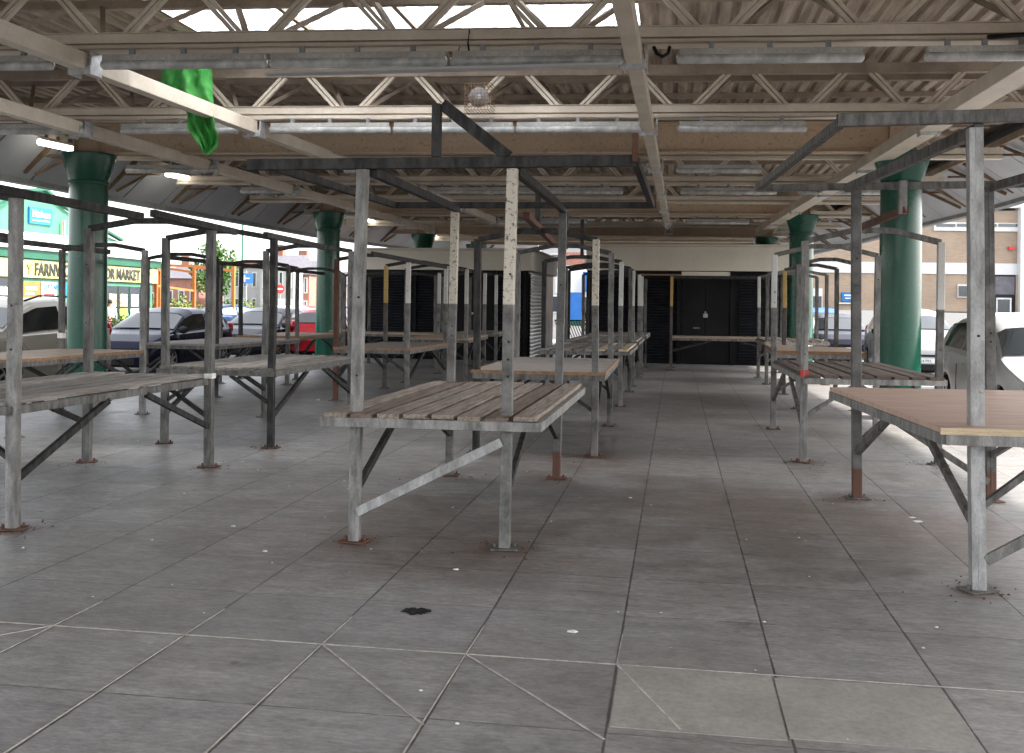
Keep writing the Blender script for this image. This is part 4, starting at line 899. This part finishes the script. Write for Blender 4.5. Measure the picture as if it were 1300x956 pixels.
car('silver people carrier with dented rear door parked on the right', cpos(5.02, 15.2), HN, 'mpv', (.50, .49, .50), 'GT09 HNV', .0)
car('white car facing the market behind the right green column', cpos(5.85, 26.6), R(-93), 'suv', (.34, .35, .36), 'G4 PKL', .2)
car('black car seen behind the furthest right stalls', cpos(4.9, 32.4), R(-90), 'hatch', (.02, .02, .03), 'KS51 TMU')
car('blue car parked far right behind the black one', cpos(5.3, 38.6), R(-88), 'suv', (.05, .17, .42), 'NL03 BWD')
car('dark car on the street seen beside the left kiosk corner', gloc(441, 52), R(70), 'hatch', (.02, .03, .05), 'PO02 VZT')
# ------------------------------------------------------------------ right building
rb = thing('brick_building', 'tan brick flat roofed building with white bands beyond the right car park', 'building', gloc(1190, 45))
FB = 45
panel(985, 264, 1296, 396.5, FB, 'brick_tan', 'wall', rb, 12)
panel(980, 331, 1300, 349, FB - .05, 'white', 'string_course', rb, .06); panel(980, 256, 1300, 264, FB - .15, 'white', 'parapet', rb, 12.3)
f1 = panel(1186, 282, 1294, 294, FB - .06, 'white', 'window', rb, .08)
for i in range(4): panel(1189 + i * 26.3, 284, 1213 + i * 26.3, 288, FB - .08, 'winglass', 'pane', f1, .03)
f2 = panel(1216, 361, 1242, 378, FB - .06, 'white', 'window', rb, .06); panel(1217.5, 363, 1241, 376.5, FB - .09, 'winglass', 'pane', f2, .03)
f3 = panel(1031, 366, 1044, 396, FB - .06, 'white', 'window', rb, .06); panel(1032, 376, 1043, 395, FB - .09, 'winglass', 'pane', f3, .03)
dw = panel(1262, 349, 1290, 397, FB - .04, 'trim', 'doorway', rb, .05); panel(1264, 351, 1288, 374, FB - .07, 'slate', 'door_shutter', dw, .03); panel(1290, 349, 1293.5, 397, FB - .09, 'ply_tan', 'door_jamb', dw, .06)
panel(1265, 378, 1284, 397, FB - .075, 'bracket', 'inner_frame', dw, .03); panel(1267, 380, 1282, 397, FB - .09, 'winglass', 'inner_glass', dw, .01)
panel(1296.5, 262, 1330, 399, FB - .3, 'white', 'corner_pier', rb, 8)
panel(1281, 313, 1288, 317, FB - .12, 'red', 'alarm_box', rb, .1)
sg = panel(1069, 371, 1085, 383, FB - .1, 'skyblue', 'sign', rb, .08); panel(1072, 374, 1083, 376, FB - .12, 'letter_white', 'sign_lettering', sg, .02); panel(1073, 378, 1082, 379.3, FB - .12, 'letter_white', 'sign_lettering', sg, .02)
panel(1064, 384, 1085, 386, FB - .1, 'white', 'sign_base', rb, .07)
# ------------------------------------------------------------------ left market hall
mh = thing('market_hall', 'green clad indoor market hall with cream name board and white sloping roof', 'building', gloc(110, 44))
def wall_pt(px, py, base=(30, 38.0, 190, 48.0)):
    a, fa, b, fb = base
    A, B = atf(a, 381, fa), atf(b, 381, fb); d = ray(px, py)
    # intersect ray with vertical plane through A, B
    ex, ey = B.x - A.x, B.y - A.y; t = (A.x * ey - A.y * ex) / (d[0] * ey - d[1] * ex)
    return Vector((d[0] * t, d[1] * t, H + d[2] * t))
WA, WB = wall_pt(30, 381), wall_pt(190, 381); wdir = (WB - WA); wdir.z = 0; wdir.normalize(); wn_ = Vector((wdir.y, -wdir.x, 0))
if wn_.dot(-WA) < 0: wn_ = -wn_
def wpanel(px0, z1, px1, z0_, m, name, parent, off=0.0, dep=.1):
    a, b = wall_pt(px0, 381), wall_pt(px1, 381); o = wn_ * off
    mb = MB(); mb.prism([Vector((a.x, a.y, z0_)) + o, Vector((b.x, b.y, z0_)) + o, Vector((b.x, b.y, z1)) + o, Vector((a.x, a.y, z1)) + o], -wn_ * dep); return mb.build(name, m, parent)
wpanel(-160, 3.35, 193, GZ, 'mint', 'wall', mh, 0, 6)
wpanel(-160, 2.98, 197, 2.30, 'sign_cream', 'sign_board', mh, .12, .1)
wpanel(-162, 3.36, 199, 3.02, 'mint_dark', 'trim_band', mh, .2, .15)
# sloping roof
a, b = wall_pt(-162, 381), wall_pt(203, 381); s1 = wn_ * .35; s2 = -wn_ * 6
MB().prism([Vector((a.x, a.y, 3.38)) + s1, Vector((b.x, b.y, 3.38)) + s1, Vector((b.x, b.y, 4.55)) + s2, Vector((a.x, a.y, 4.55)) + s2], (0, 0, .12)).build('roof', 'roofwhite', mh)
sgn = mh.children[1]
o0 = wall_pt(39, 381) + wn_ * .135; o0.z = 2.40
w1 = (wall_pt(174, 381) - wall_pt(40, 381)).length
tx = text_mesh('lettering', 'FARNWORTH INDOOR MARKET', .62, 'letter', sgn, Matrix.Identity(4), .02, bold=.014)
bb = [v.co.x for v in tx.data.vertices]; wd = max(bb) - min(bb); off = mh.location
Mt = Matrix.Translation(-off) @ frame_matrix(o0, wdir, wn_) @ Matrix.Diagonal((w1 / wd, 1.08, 1, 1)) @ Matrix.Translation(off)
tx.data.transform(Mt)
for txt, px in (('Y', 29), ('LY', 180)):
    o1 = wall_pt(px, 381) + wn_ * .135; o1.z = 2.42; text_mesh('lettering', txt, .55, 'leaf_y', sgn, frame_matrix(o1, wdir, wn_), .02)
for p0_, p1_, z1, z0_, m in ((-30, 10, 2.9, 1.9, 'winglass'), (-20, 9, 1.95, 1.35, 'white'), (27, 49, 2.15, 1.45, 'orange'), (51, 70, 2.15, 1.50, 'white'), (77, 88, 2.15, 1.6, 'skyblue')):
    f_ = wpanel(p0_, z1, p1_, z0_, m, 'poster' if m != 'winglass' else 'window', mh, .06, .05)
    if m == 'orange': wpanel(p0_ + 3, z0_ + .5, p1_ - 4, z0_ + .38, 'letter_white', 'poster_band', f_, .075, .02); wpanel(p0_ + 3, z0_ + .28, p1_ - 8, z0_ + .2, 'letter_white', 'poster_band', f_, .075, .02)
    if m == 'white' and p0_ > 0:
        o1 = wall_pt(53, 381) + wn_ * .08; o1.z = 1.88; text_mesh('lettering', 'LET TABS', .26, 'blue', f_, frame_matrix(o1, wdir, wn_), .01); wpanel(54, 1.7, 67, 1.62, 'red', 'poster_band', f_, .075, .02)
for i in range(4):
    p0_ = 135 + i * 14; wpanel(p0_, 2.1, p0_ + 12.4, .95, 'winglass', 'window', mh, .05, .05)
    pk = ('poster', 'poster', 'white', 'red')[i]; wpanel(p0_ + 1.5, 1.75, p0_ + 10.5, 1.2, pk, 'poster', mh, .09, .03); wpanel(p0_ + 1, 1.1, p0_ + 11, .6, 'lime' if i in (1, 3) else 'white', 'poster', mh, .09, .03)
# gable of the hall behind
def gpt(px, py): return wall_pt(px, py, (30, 45.0, 190, 55.0))
poly = [gpt(-60, 305), gpt(-60, 290), gpt(0, 262), gpt(10, 254), gpt(30, 243), gpt(54, 242), gpt(80, 265), gpt(100, 279), gpt(135, 300), gpt(152, 307)]
MB().prism(poly, -wn_ * 10).build('gable', 'mint', mh)
m = MB(); rp = [gpt(-60, 288), gpt(0, 260), gpt(10, 252), gpt(30, 241), gpt(54, 240), gpt(80, 263), gpt(152, 305)]
m.path([p + wn_ * .1 for p in rp], .25, .12); m.build('gable_trim', 'mint_dark', mh)
m = MB(); m.bar(gpt(-60, 292) + wn_ * .1, gpt(90, 305) + wn_ * .1, .15, .35); m.build('gable_fascia', 'roofwhite', mh)
q0, q1 = gpt(35, 284), gpt(64, 287); q0 += wn_ * .1; q1 += wn_ * .1; zz1 = gpt(35, 262).z; zz0 = gpt(50, 285).z
sb = MB().prism([Vector((q0.x, q0.y, zz0)), Vector((q1.x, q1.y, zz0)), Vector((q1.x, q1.y, zz1)), Vector((q0.x, q0.y, zz1))], -wn_ * .08).build('sign', 'skyblue', mh)
gd = (q1 - q0); gd.z = 0; gw = gd.length; gd.normalize(); gn = Vector((gd.y, -gd.x, 0)); gn = gn if gn.dot(-q0) > 0 else -gn
o1 = q0 + gd * gw * .08 + gn * .03; o1.z = zz0 + .32
hx = text_mesh('lettering', 'Hitchens', .42, 'letter_white', sb, frame_matrix(o1, gd, gn), .012, xscale=gw * .84 / 1.62, bold=.01)
MB().bar(q0.lerp(q1, .1) + Vector((0, 0, .18)) + wn_ * .02, q0.lerp(q1, .85) + Vector((0, 0, .18)) + wn_ * .02, .01, .04).build('underline', 'letter_white', sb)
dp = gpt(76, 303); MB().bar(dp + wn_ * .2, Vector((dp.x, dp.y, 5.2)) + wn_ * .2, .1, .1).build('drainpipe', 'pinkcloth', mh)
# ------------------------------------------------------------------ greenery
def leaf_cloud(mb, c, rad, n, size, squash=(1, 1, 1), seed=0):
    rnd = random.Random(seed)
    for _ in range(n):
        while True:
            p = Vector((rnd.uniform(-1, 1), rnd.uniform(-1, 1), rnd.uniform(-1, 1)))
            if p.length < 1: break
        p = p * (.55 + .45 * rnd.random()) if rnd.random() < .3 else p.normalized() * (.7 + .35 * rnd.random())
        q = Vector(c) + Vector((p.x * rad * squash[0], p.y * rad * squash[1], p.z * rad * squash[2]))
        a = Vector((rnd.gauss(0, 1), rnd.gauss(0, 1), rnd.gauss(0, 1))).normalized(); b = a.cross(Vector((rnd.gauss(0, 1), rnd.gauss(0, 1), rnd.gauss(0, 1)))).normalized(); s_ = size * rnd.uniform(.6, 1.3)
        mb.quad(q - a * s_, q + b * s_ * .6, q + a * s_, q - b * s_ * .6)
def tree(label, px, f, height, wide, m='leaf_g', seed=1):
    x, y, _ = gloc(px, f); t = thing('tree', label, 'tree', (x, y, GZ))
    MB().tube([(x, y, GZ), (x + .05, y, height * .35), (x, y, height * .75)], [.16, .12, .05], 8).build('trunk', 'bark', t, smooth=True)
    m_ = MB(); rnd = random.Random(seed)
    for i in range(9):
        an = rnd.uniform(0, 6.28); r_ = wide * .28 * rnd.random() ** .5; z = height * (.42 + .45 * rnd.random())
        leaf_cloud(m_, (x + r_ * math.cos(an) * 1.1, y + r_ * math.sin(an), z), wide * .26, 330, .13, (1, 1, 1.05), seed * 20 + i)
    leaf_cloud(m_, (x, y, height * .88), wide * .2, 280, .12, (1, 1, 1.3), seed * 31)
    m_.build('crown', m, t)
    b_ = MB()
    for i in range(5): an = i * 1.3; b_.tube([(x, y, height * .4), (x + math.cos(an) * wide * .3, y + math.sin(an) * wide * .3, height * .7)], [.05, .02], 6)
    b_.build('limb', 'bark', t)
tree('leafy green tree above the orange frame on the left', 271, 78, 6.2, 3.4)
def shrub(label, px0, px1, f, ztop, m, seed, name='shrub', cat='shrub', dens=1.0):
    a = Vector(gloc(px0, f)); b = Vector(gloc(px1, f)); c = (a + b) / 2; t = MB(); n = max(2, int((b - a).length / .55)); rnd = random.Random(seed)
    for i in range(n + 1):
        p = a.lerp(b, i / n); h_ = (ztop - GZ) * rnd.uniform(.75, 1.05)
        leaf_cloud(t, (p.x, p.y + rnd.uniform(-.3, .3), GZ + h_ * .5), .5, int(230 * dens), .09, (1, 1.1, h_), seed * 13 + i)
    o = t.build(name, m); tag(o, label, cat, 'shrubs along the far street'); return o
shrub('yellow green shrub at the left foot of the orange frame', 196, 232, 54, 2.0, 'leaf_y', 3)
shrub('yellow green shrub in the middle under the orange frame', 234, 266, 54, 1.85, 'leaf_y', 4)
shrub('greener shrub behind the parked cars, left of the blue road sign', 270, 300, 56, 1.8, 'leaf_g', 5)
shrub('low yellow shrub right of the blue road sign', 304, 346, 60, 1.75, 'leaf_y', 6)
shrub('clipped low green hedge in front of the market hall windows', 143, 180, 41, .95, 'leaf_d', 7, 'hedge', 'hedge', 1.4)
# ------------------------------------------------------------------ far street: frame, signs, benches, houses
fr_ = thing('pergola_frame', 'orange painted metal frame standing among the shrubs', 'frame', gloc(245, 51)); m = MB()
zt_ = 3.2
pts = [gloc(198, 49), gloc(243, 49), gloc(296, 49)]; pts2 = [gloc(202, 52), gloc(246, 52), gloc(298, 52)]
for p in (pts[0], pts[2], pts2[1], pts2[0]): MB().bar((p[0], p[1], GZ), (p[0], p[1], zt_), .14, .14).build('post', 'orange', fr_)
for a, b in ((pts[0], pts[1]), (pts[1], pts[2]), (pts2[0], pts2[1]), (pts2[1], pts2[2]), (pts[0], pts2[0]), (pts[2], pts2[2])): MB().bar((a[0], a[1], zt_), (b[0], b[1], zt_ + random.uniform(-.25, .1)), .09, .12).build('beam', 'orange', fr_)
MB().bar((pts[0][0], pts[0][1], 2.2), (pts2[1][0], pts2[1][1], 2.0), .07, .1).build('beam', 'orange', fr_)
def pole_sign(px, f, ztop, label, kind):
    x, y, _ = gloc(px, f); t = thing('road_sign', label, 'road sign', (x, y, GZ)); MB().tube([(x, y, GZ), (x, y, ztop)], .05, 8).build('pole', 'gutter', t)
    n = Vector((-x, -y, 0)).normalized(); s_ = Vector((-n.y, n.x, 0))
    if kind == 'noentry':
        c = Vector((x, y, 2.45)) + n * .06
        MB().tube([c, c + n * .02], .34, 28).build('disc', 'red', t); MB().bar(c - s_ * .23 + n * .028, c + s_ * .23 + n * .028, .012, .12).build('bar', 'letter_white', t)
    else:
        c = Vector((x, y, 2.9)) + n * .06
        MB().bar(c - s_ * .42, c + s_ * .42, .03, .62).build('panel', 'blue', t)
        MB().bar(c - s_ * .1 + n * .02 - Vector((0, 0, .2)), c - s_ * .1 + n * .02 + Vector((0, 0, .2)), .06, .06).bar(c - s_ * .3 + n * .02, c + s_ * .2 + n * .02, .01, .06).build('symbol', 'letter_white', t)
pole_sign(355, 76, 2.9, 'round red no entry sign with white bar on a grey pole', 'noentry'); pole_sign(312, 62, 3.4, 'blue rectangular road sign beyond the black hatchback', 'blue')
lp = thing('lamp_post', 'tall thin pale green lamp post left of the orange frame post', 'lamp post', gloc(307, 48)); x, y, _ = gloc(307, 48)
MB().tube([(x, y, GZ), (x, y, 6.3)], [.07, .045], 8).build('pole', 'mint', lp); MB().bar((x, y, 6.3), (x - .7, y, 6.4), .06, .06).build('lamp_head', 'gutter', lp)
for i, (px, lab) in enumerate(((222, 'grey slatted bench with people near it, left one of two'), (240, 'grey slatted bench further right, before the yellow shrubs'))):
    x, y, _ = gloc(px, 45 + i); t = thing('bench', lab, 'bench', (x, y, GZ), 0, 'benches before the shrubs'); m = MB()
    for q in range(4): m.box(x - .8, x + .8, y - .25 + q * .13, y - .15 + q * .13, GZ + .43, GZ + .46)
    m.build('seat', 'slate', t); m = MB()
    for q in range(3): m.box(x - .8, x + .8, y + .27, y + .30, GZ + .55 + q * .13, GZ + .65 + q * .13)
    m.build('backrest', 'slate', t); MB().box(x - .75, x - .69, y - .25, y + .3, GZ, GZ + .43).box(x + .69, x + .75, y - .25, y + .3, GZ, GZ + .43).build('leg', 'trim', t)
for px, f, top, lab in ((211, 44.6, 'whitecloth', 'person in pale clothes sitting left of the benches'), (240, 44.6, 'whitecloth', 'person in white top sitting on the right bench'), (254, 45.2, 'navycloth', 'person in dark top sitting right of the person in white')):
    person(lab, gloc(px, f), R(180 - 15), top, 'pinkcloth' if px == 240 else 'navycloth', 'sit')
def house(label, px0, px1, f, ze, zr, wall, roofm='slate', dep=9, wins=(2, 2), fl=0, chim=True, group='houses along the far street', df=0, flat=False):
    a, b = Vector(gloc(px0, f)), Vector(gloc(px1, f + df)); t = thing('house', label, 'house', (a + b) / 2, 0, group); d = (b - a); W_ = d.length; d.normalize(); n = Vector((-d.y, d.x, 0))
    if n.dot(a) < 0: n = -n
    Zv = Vector((0, 0, 1))
    MB().prism([a, b, b + n * dep, a + n * dep], Zv * (ze - GZ)).build('wall', wall, t)
    if flat: rf = MB().prism([a - n * .2 - d * .2 + Zv * (ze - GZ), b - n * .2 + d * .2 + Zv * (ze - GZ), b + n * (dep + .2) + Zv * (ze - GZ), a + n * (dep + .2) + Zv * (ze - GZ)], Zv * (zr - ze)).build('roof', roofm, t)
    else:
        e0, e1 = a - n * .3 + Zv * (ze - GZ), a + n * (dep + .3) + Zv * (ze - GZ); rr = a + n * dep / 2 + Zv * (zr - GZ)
        rf = MB().prism([e0 - d * .2, rr - d * .2, e1 - d * .2], d * (W_ + .4)).build('roof', roofm, t)
    if chim and not flat:
        c = a + d * W_ * .2 + n * dep / 2; MB().box(c.x - .4, c.x + .4, c.y - .3, c.y + .3, zr - .5, zr + .9).build('chimney', 'brick_red', rf)
    nx, nz = wins
    for i in range(nx):
        for j in range(nz):
            c = a + d * W_ * ((i + .5) / nx) - n * .04; z = GZ + (ze - GZ) * ((j + .5) / nz) + .1
            w2 = min(.6, W_ / nx * .28); fw_ = MB().prism([c - d * w2 + Zv * (z - .75 - GZ), c + d * w2 + Zv * (z - .75 - GZ), c + d * w2 + Zv * (z + .65 - GZ), c - d * w2 + Zv * (z + .65 - GZ)], n * .06).build('window', 'white', t)
            MB().prism([c - n * .02 - d * (w2 - .1) + Zv * (z - .65 - GZ), c - n * .02 + d * (w2 - .1) + Zv * (z - .65 - GZ), c - n * .02 + d * (w2 - .1) + Zv * (z + .55 - GZ), c - n * .02 - d * (w2 - .1) + Zv * (z + .55 - GZ)], n * .03).build('pane', 'winglass', fw_)
    return t
house('brown roofed house rising behind the market hall roof', 150, 216, 118, 3.4, 5.4, 'brick_red', wins=(4, 1), dep=10)
house('grey roofed brick house left of the green tree', 208, 252, 96, 3.6, 5.0, 'brick_red', wins=(3, 1), dep=9)
house('white rendered block with a terracotta band, behind the road signs', 284, 350, 92, 4.6, 5.1, 'stonewall', 'terracotta', flat=True, wins=(6, 2))
house('white building with hipped grey roof beside the no entry sign', 330, 372, 84, 4.4, 5.6, 'stonewall', wins=(4, 2))
house('red brick end house right of the no entry sign', 366, 392, 88, 3.9, 5.3, 'brick_red', wins=(3, 2))
house('orange brick terrace house down the street, left of the green column', 388, 412, 112, 3.6, 5.2, 'brick_orange', wins=(2, 2))
house('orange brick terrace house further down, right of the green column', 410, 432, 125, 3.6, 5.4, 'brick_orange', wins=(2, 2))
house('pale terrace house beside the left kiosk corner', 430, 470, 120, 3.6, 5.2, 'stonewall', wins=(3, 2))
house('long pale building seen through the gap between the kiosks', 690, 790, 80, 6.5, 8.5, 'stonewall', wins=(3, 2))
house('distant brick row beyond the right car park, behind the far right stalls', 920, 1060, 90, 5.2, 7.2, 'brick_orange', wins=(6, 2))
tag(panel(351, 379, 373, 402, 70, 'white', 'hoarding', None, .2), 'plain white hoarding below the no entry sign', 'hoarding')
# ------------------------------------------------------------------ things hanging from the canopy and lying on the floor
cm = MB(); nx, nz = 22, 46
LFT = [(22, 214), (30, 215), (42, 218), (86, 207), (100, 204), (116, 203), (130, 224), (141, 238), (160, 237), (172, 244), (184, 252), (196, 258)]
RGT = [(22, 217), (30, 226), (42, 240), (86, 268), (100, 270), (116, 270), (130, 271), (141, 271), (160, 273), (172, 278), (184, 277), (196, 264)]
def cl(u, v):
    py = 22 + 174 * v; a_, b_ = interp_k(LFT, py), interp_k(RGT, py); px = a_ + (b_ - a_) * u
    f = 11.15 + .05 * math.sin(u * 6 + v * 4) + .03 * math.sin(u * 19 - v * 9) + .012 * math.sin(v * 27 + u * 9) + .015 * math.sin(u * 31 + 3 * math.sin(v * 14)) + .006 * math.sin(v * 61 - u * 23) + (.05 * math.sin(u * 5) if v > .68 else 0)
    p = atf(px, py, f); return p + Vector((0, 0, .02 * math.sin(u * 11 + v * 7)))
def interp_k(pts, x_):
    for (a_, b_), (c_, d_) in zip(pts, pts[1:]):
        if x_ <= c_: return b_ + (d_ - b_) * (x_ - a_) / (c_ - a_)
    return pts[-1][1]
for j in range(nz + 1):
    for i in range(nx + 1): cm.v.append(cl(i / nx, j / nz))
for j in range(nz):
    for i in range(nx): a = j * (nx + 1) + i; cm.f.append((a, a + 1, a + nx + 2, a + nx + 1))
clo = cm.build('cloth', 'cloth', smooth=True); clo.modifiers.new('solid', 'SOLIDIFY').thickness = .004; clo.modifiers.new('sub', 'SUBSURF').render_levels = 1
tag(clo, 'crumpled bright green cloth hanging from the roof trusses at upper left', 'cloth')
# caged horn speaker
hp = atf(610, 126, 11.62); hs = thing('horn_loudspeaker', 'caged horn loudspeaker fixed to the second truss above the middle stall', 'loudspeaker', hp)
dirc = Vector((0, -1, 0))
m = MB(); m.shell([hp + Vector((0, y_, 0)) for y_ in (.14, .06, .02, -.03, -.08, -.11, -.105, -.07, -.02, .03)], [.05, .05, .035, .05, .085, .118, .108, .075, .042, .02]); m.build('horn', 'gutter', hs, smooth=True)
MB().tube([hp + Vector((0, -.100, 0)), hp + Vector((0, -.104, 0))], [.098, .098], 20).build('mouth', 'void', hs)
MB().tube([hp + Vector((0, -.106, 0)), hp + Vector((0, -.125, 0))], [.036, .018], 12).build('phase_plug', 'white', hs, smooth=True)
m = MB(); e = .15
for q in range(9):
    t_ = -e + 2 * e * q / 8
    m.bar(hp + Vector((t_, -.16, -e)), hp + Vector((t_, -.16, e)), .005, .005); m.bar(hp + Vector((-e, -.16, t_)), hp + Vector((e, -.16, t_)), .005, .005)
    for s_ in (-1, 1): m.bar(hp + Vector((s_ * e, -.16, t_)), hp + Vector((s_ * e, .12, t_)), .005, .005); m.bar(hp + Vector((t_, -.16, s_ * e)), hp + Vector((t_, .12, s_ * e)), .005, .005)
m.build('cage', 'brace', hs)
# black wires
def wire(name_label, pts, r=.012, m_='cable'): tag(MB().tube(pts, r, 6).build('cable', m_, smooth=True), name_label, 'cable')
y1 = 8.45
wire('short black wire tied round the strip light left of the central beam', [aty(596, 38, y1), aty(594, 55, y1 - .1), aty(598, 80, y1 - .08)], .008)
wire('second black wire looping from the nearest truss to the strip light', [aty(585, 54, y1), aty(581, 68, y1 - .08), aty(584, 80, y1 - .05)], .008)
wire('black cable loop hanging right of the central box beam', [aty(830, 60, 8.6), aty(834, 68, 8.55), aty(841, 72, 8.55), aty(848, 68, 8.55), aty(850, 60, 8.6)], .016)
wire('black cable crossing the top edge at the upper right corner', [aty(1255, 47, 8.6), aty(1270, 46, 8.5), aty(1300, 44, 8.5), aty(1340, 43, 8.5)], .02)
wire('thin grey conduit clipped along the nearest truss', [(x_, skew(8.6, x_) - .10, 3.70 + .006 * math.sin(x_ * 5)) for x_ in [-8.5 + .5 * i for i in range(26)]], .008, 'cream_dim')
wire('thin conduit clipped along the second truss', [(x_, skew(11.93, x_) - .10, 3.695 + .008 * math.sin(x_ * 4)) for x_ in [-8.5 + .5 * i for i in range(26)]], .008, 'cream_dim')
# floor mess
def splat(name, label, px, py, rx, ry, m, hgt=.006, n=22, seed=0, cat='litter', group=None):
    c = atz(px, py, .003); rnd = random.Random(seed); mb = MB(); pts = []
    for q in range(n):
        an = 2 * math.pi * q / n; r_ = rnd.uniform(.55, 1.1); pts.append(Vector((c.x + rx * r_ * math.cos(an), c.y + ry * r_ * math.sin(an), .003)))
    b0 = len(mb.v); mb.v += pts + [c + (p - c) * .6 + Vector((0, 0, hgt * rnd.uniform(.6, 1.4))) for p in pts] + [c + Vector((0, 0, hgt * .8))]
    for q in range(n):
        r2 = (q + 1) % n; mb.f.append((q, r2, n + r2, n + q)); mb.f.append((n + q, n + r2, 2 * n))
    o = mb.build(name, m); tag(o, label, cat, group); return o
splat('floor_mess', 'flattened black rag lying on the near slabs below the middle stall', 527, 776, .085, .06, 'oil', .007, 26, 5, 'rag')
for i, (px, py, s_, lab) in enumerate(((404, 508, .04, 'crumpled white paper on the floor between the left and middle stalls'), (1165, 662, .045, 'pale paper scrap on a joint by the nearest right stall'), (1158, 657, .03, 'small pale scrap next to the paper by the right stall'),
        (1021, 640, .02, 'tiny orange scrap on the open floor before the right stall'), (579, 723, .02, 'white chip beside the foot of the cream post'), (832, 461, .06, 'white paper at the foot of the right kiosk shutter'), (727, 802, .035, 'whitish bird dropping on the near slabs'),
        (336, 700, .02, 'white speck left of the middle stall'), (296, 668, .02, 'white speck on the floor of the left aisle'), (800, 632, .02, 'white speck in the central aisle'))):
    splat('litter', lab, px, py, s_, s_ * .8, 'orange' if i == 3 else 'litter', .012 if i == 0 else .004, 12, i + 10)
rnd = random.Random(12); m = MB()
for q in range(170):
    x = rnd.uniform(-6, 3); y = 3 + 15 * rnd.random() ** 1.6; s_ = rnd.uniform(.003, .011); n_ = 5
    b0 = len(m.v); m.v += [Vector((x + s_ * math.cos(2 * math.pi * k_ / n_ + .3), y + s_ * rnd.uniform(.7, 1.3) * math.sin(2 * math.pi * k_ / n_ + .3), .002)) for k_ in range(n_)] + [Vector((x, y, .002 + s_ * .5))]
    for k_ in range(n_): m.f.append((b0 + k_, b0 + (k_ + 1) % n_, b0 + n_))
tag(m.build('grit', 'litter'), 'small pale grit scattered over the market floor', 'grit', kind='stuff')

# rusty crumbs and dirt gathered round the stall feet
rnd = random.Random(31); m = MB()
for (fx, fy) in ((-1.97, 6.08), (-1.02, 6.10), (-1.0, 8.65), (-1.93, 8.59), (-.78, 10.0), (1.61, 5.72), (1.43, 8.3), (1.24, 10.13), (-4.23, 5.95), (-4.14, 8.54), (-5.33, 8.53), (-4.07, 9.78), (2.5, 10.3)):
    for q in range(34):
        an = rnd.uniform(0, 6.283); rr = abs(rnd.gauss(0, .13)) + .05; x = fx + rr * math.cos(an); y = fy + rr * math.sin(an); s_ = rnd.uniform(.003, .010); b0 = len(m.v)
        m.v += [Vector((x + s_ * math.cos(k_ * 1.57 + an) * rnd.uniform(.6, 1.4), y + s_ * math.sin(k_ * 1.57 + an), .0015)) for k_ in range(4)] + [Vector((x, y, .002 + s_ * .7))]
        for k_ in range(4): m.f.append((b0 + k_, b0 + (k_ + 1) % 4, b0 + 4))
tag(m.build('dirt_crumbs', 'rusty'), 'rusty crumbs and dirt gathered around the feet of the stalls', 'dirt', kind='stuff')
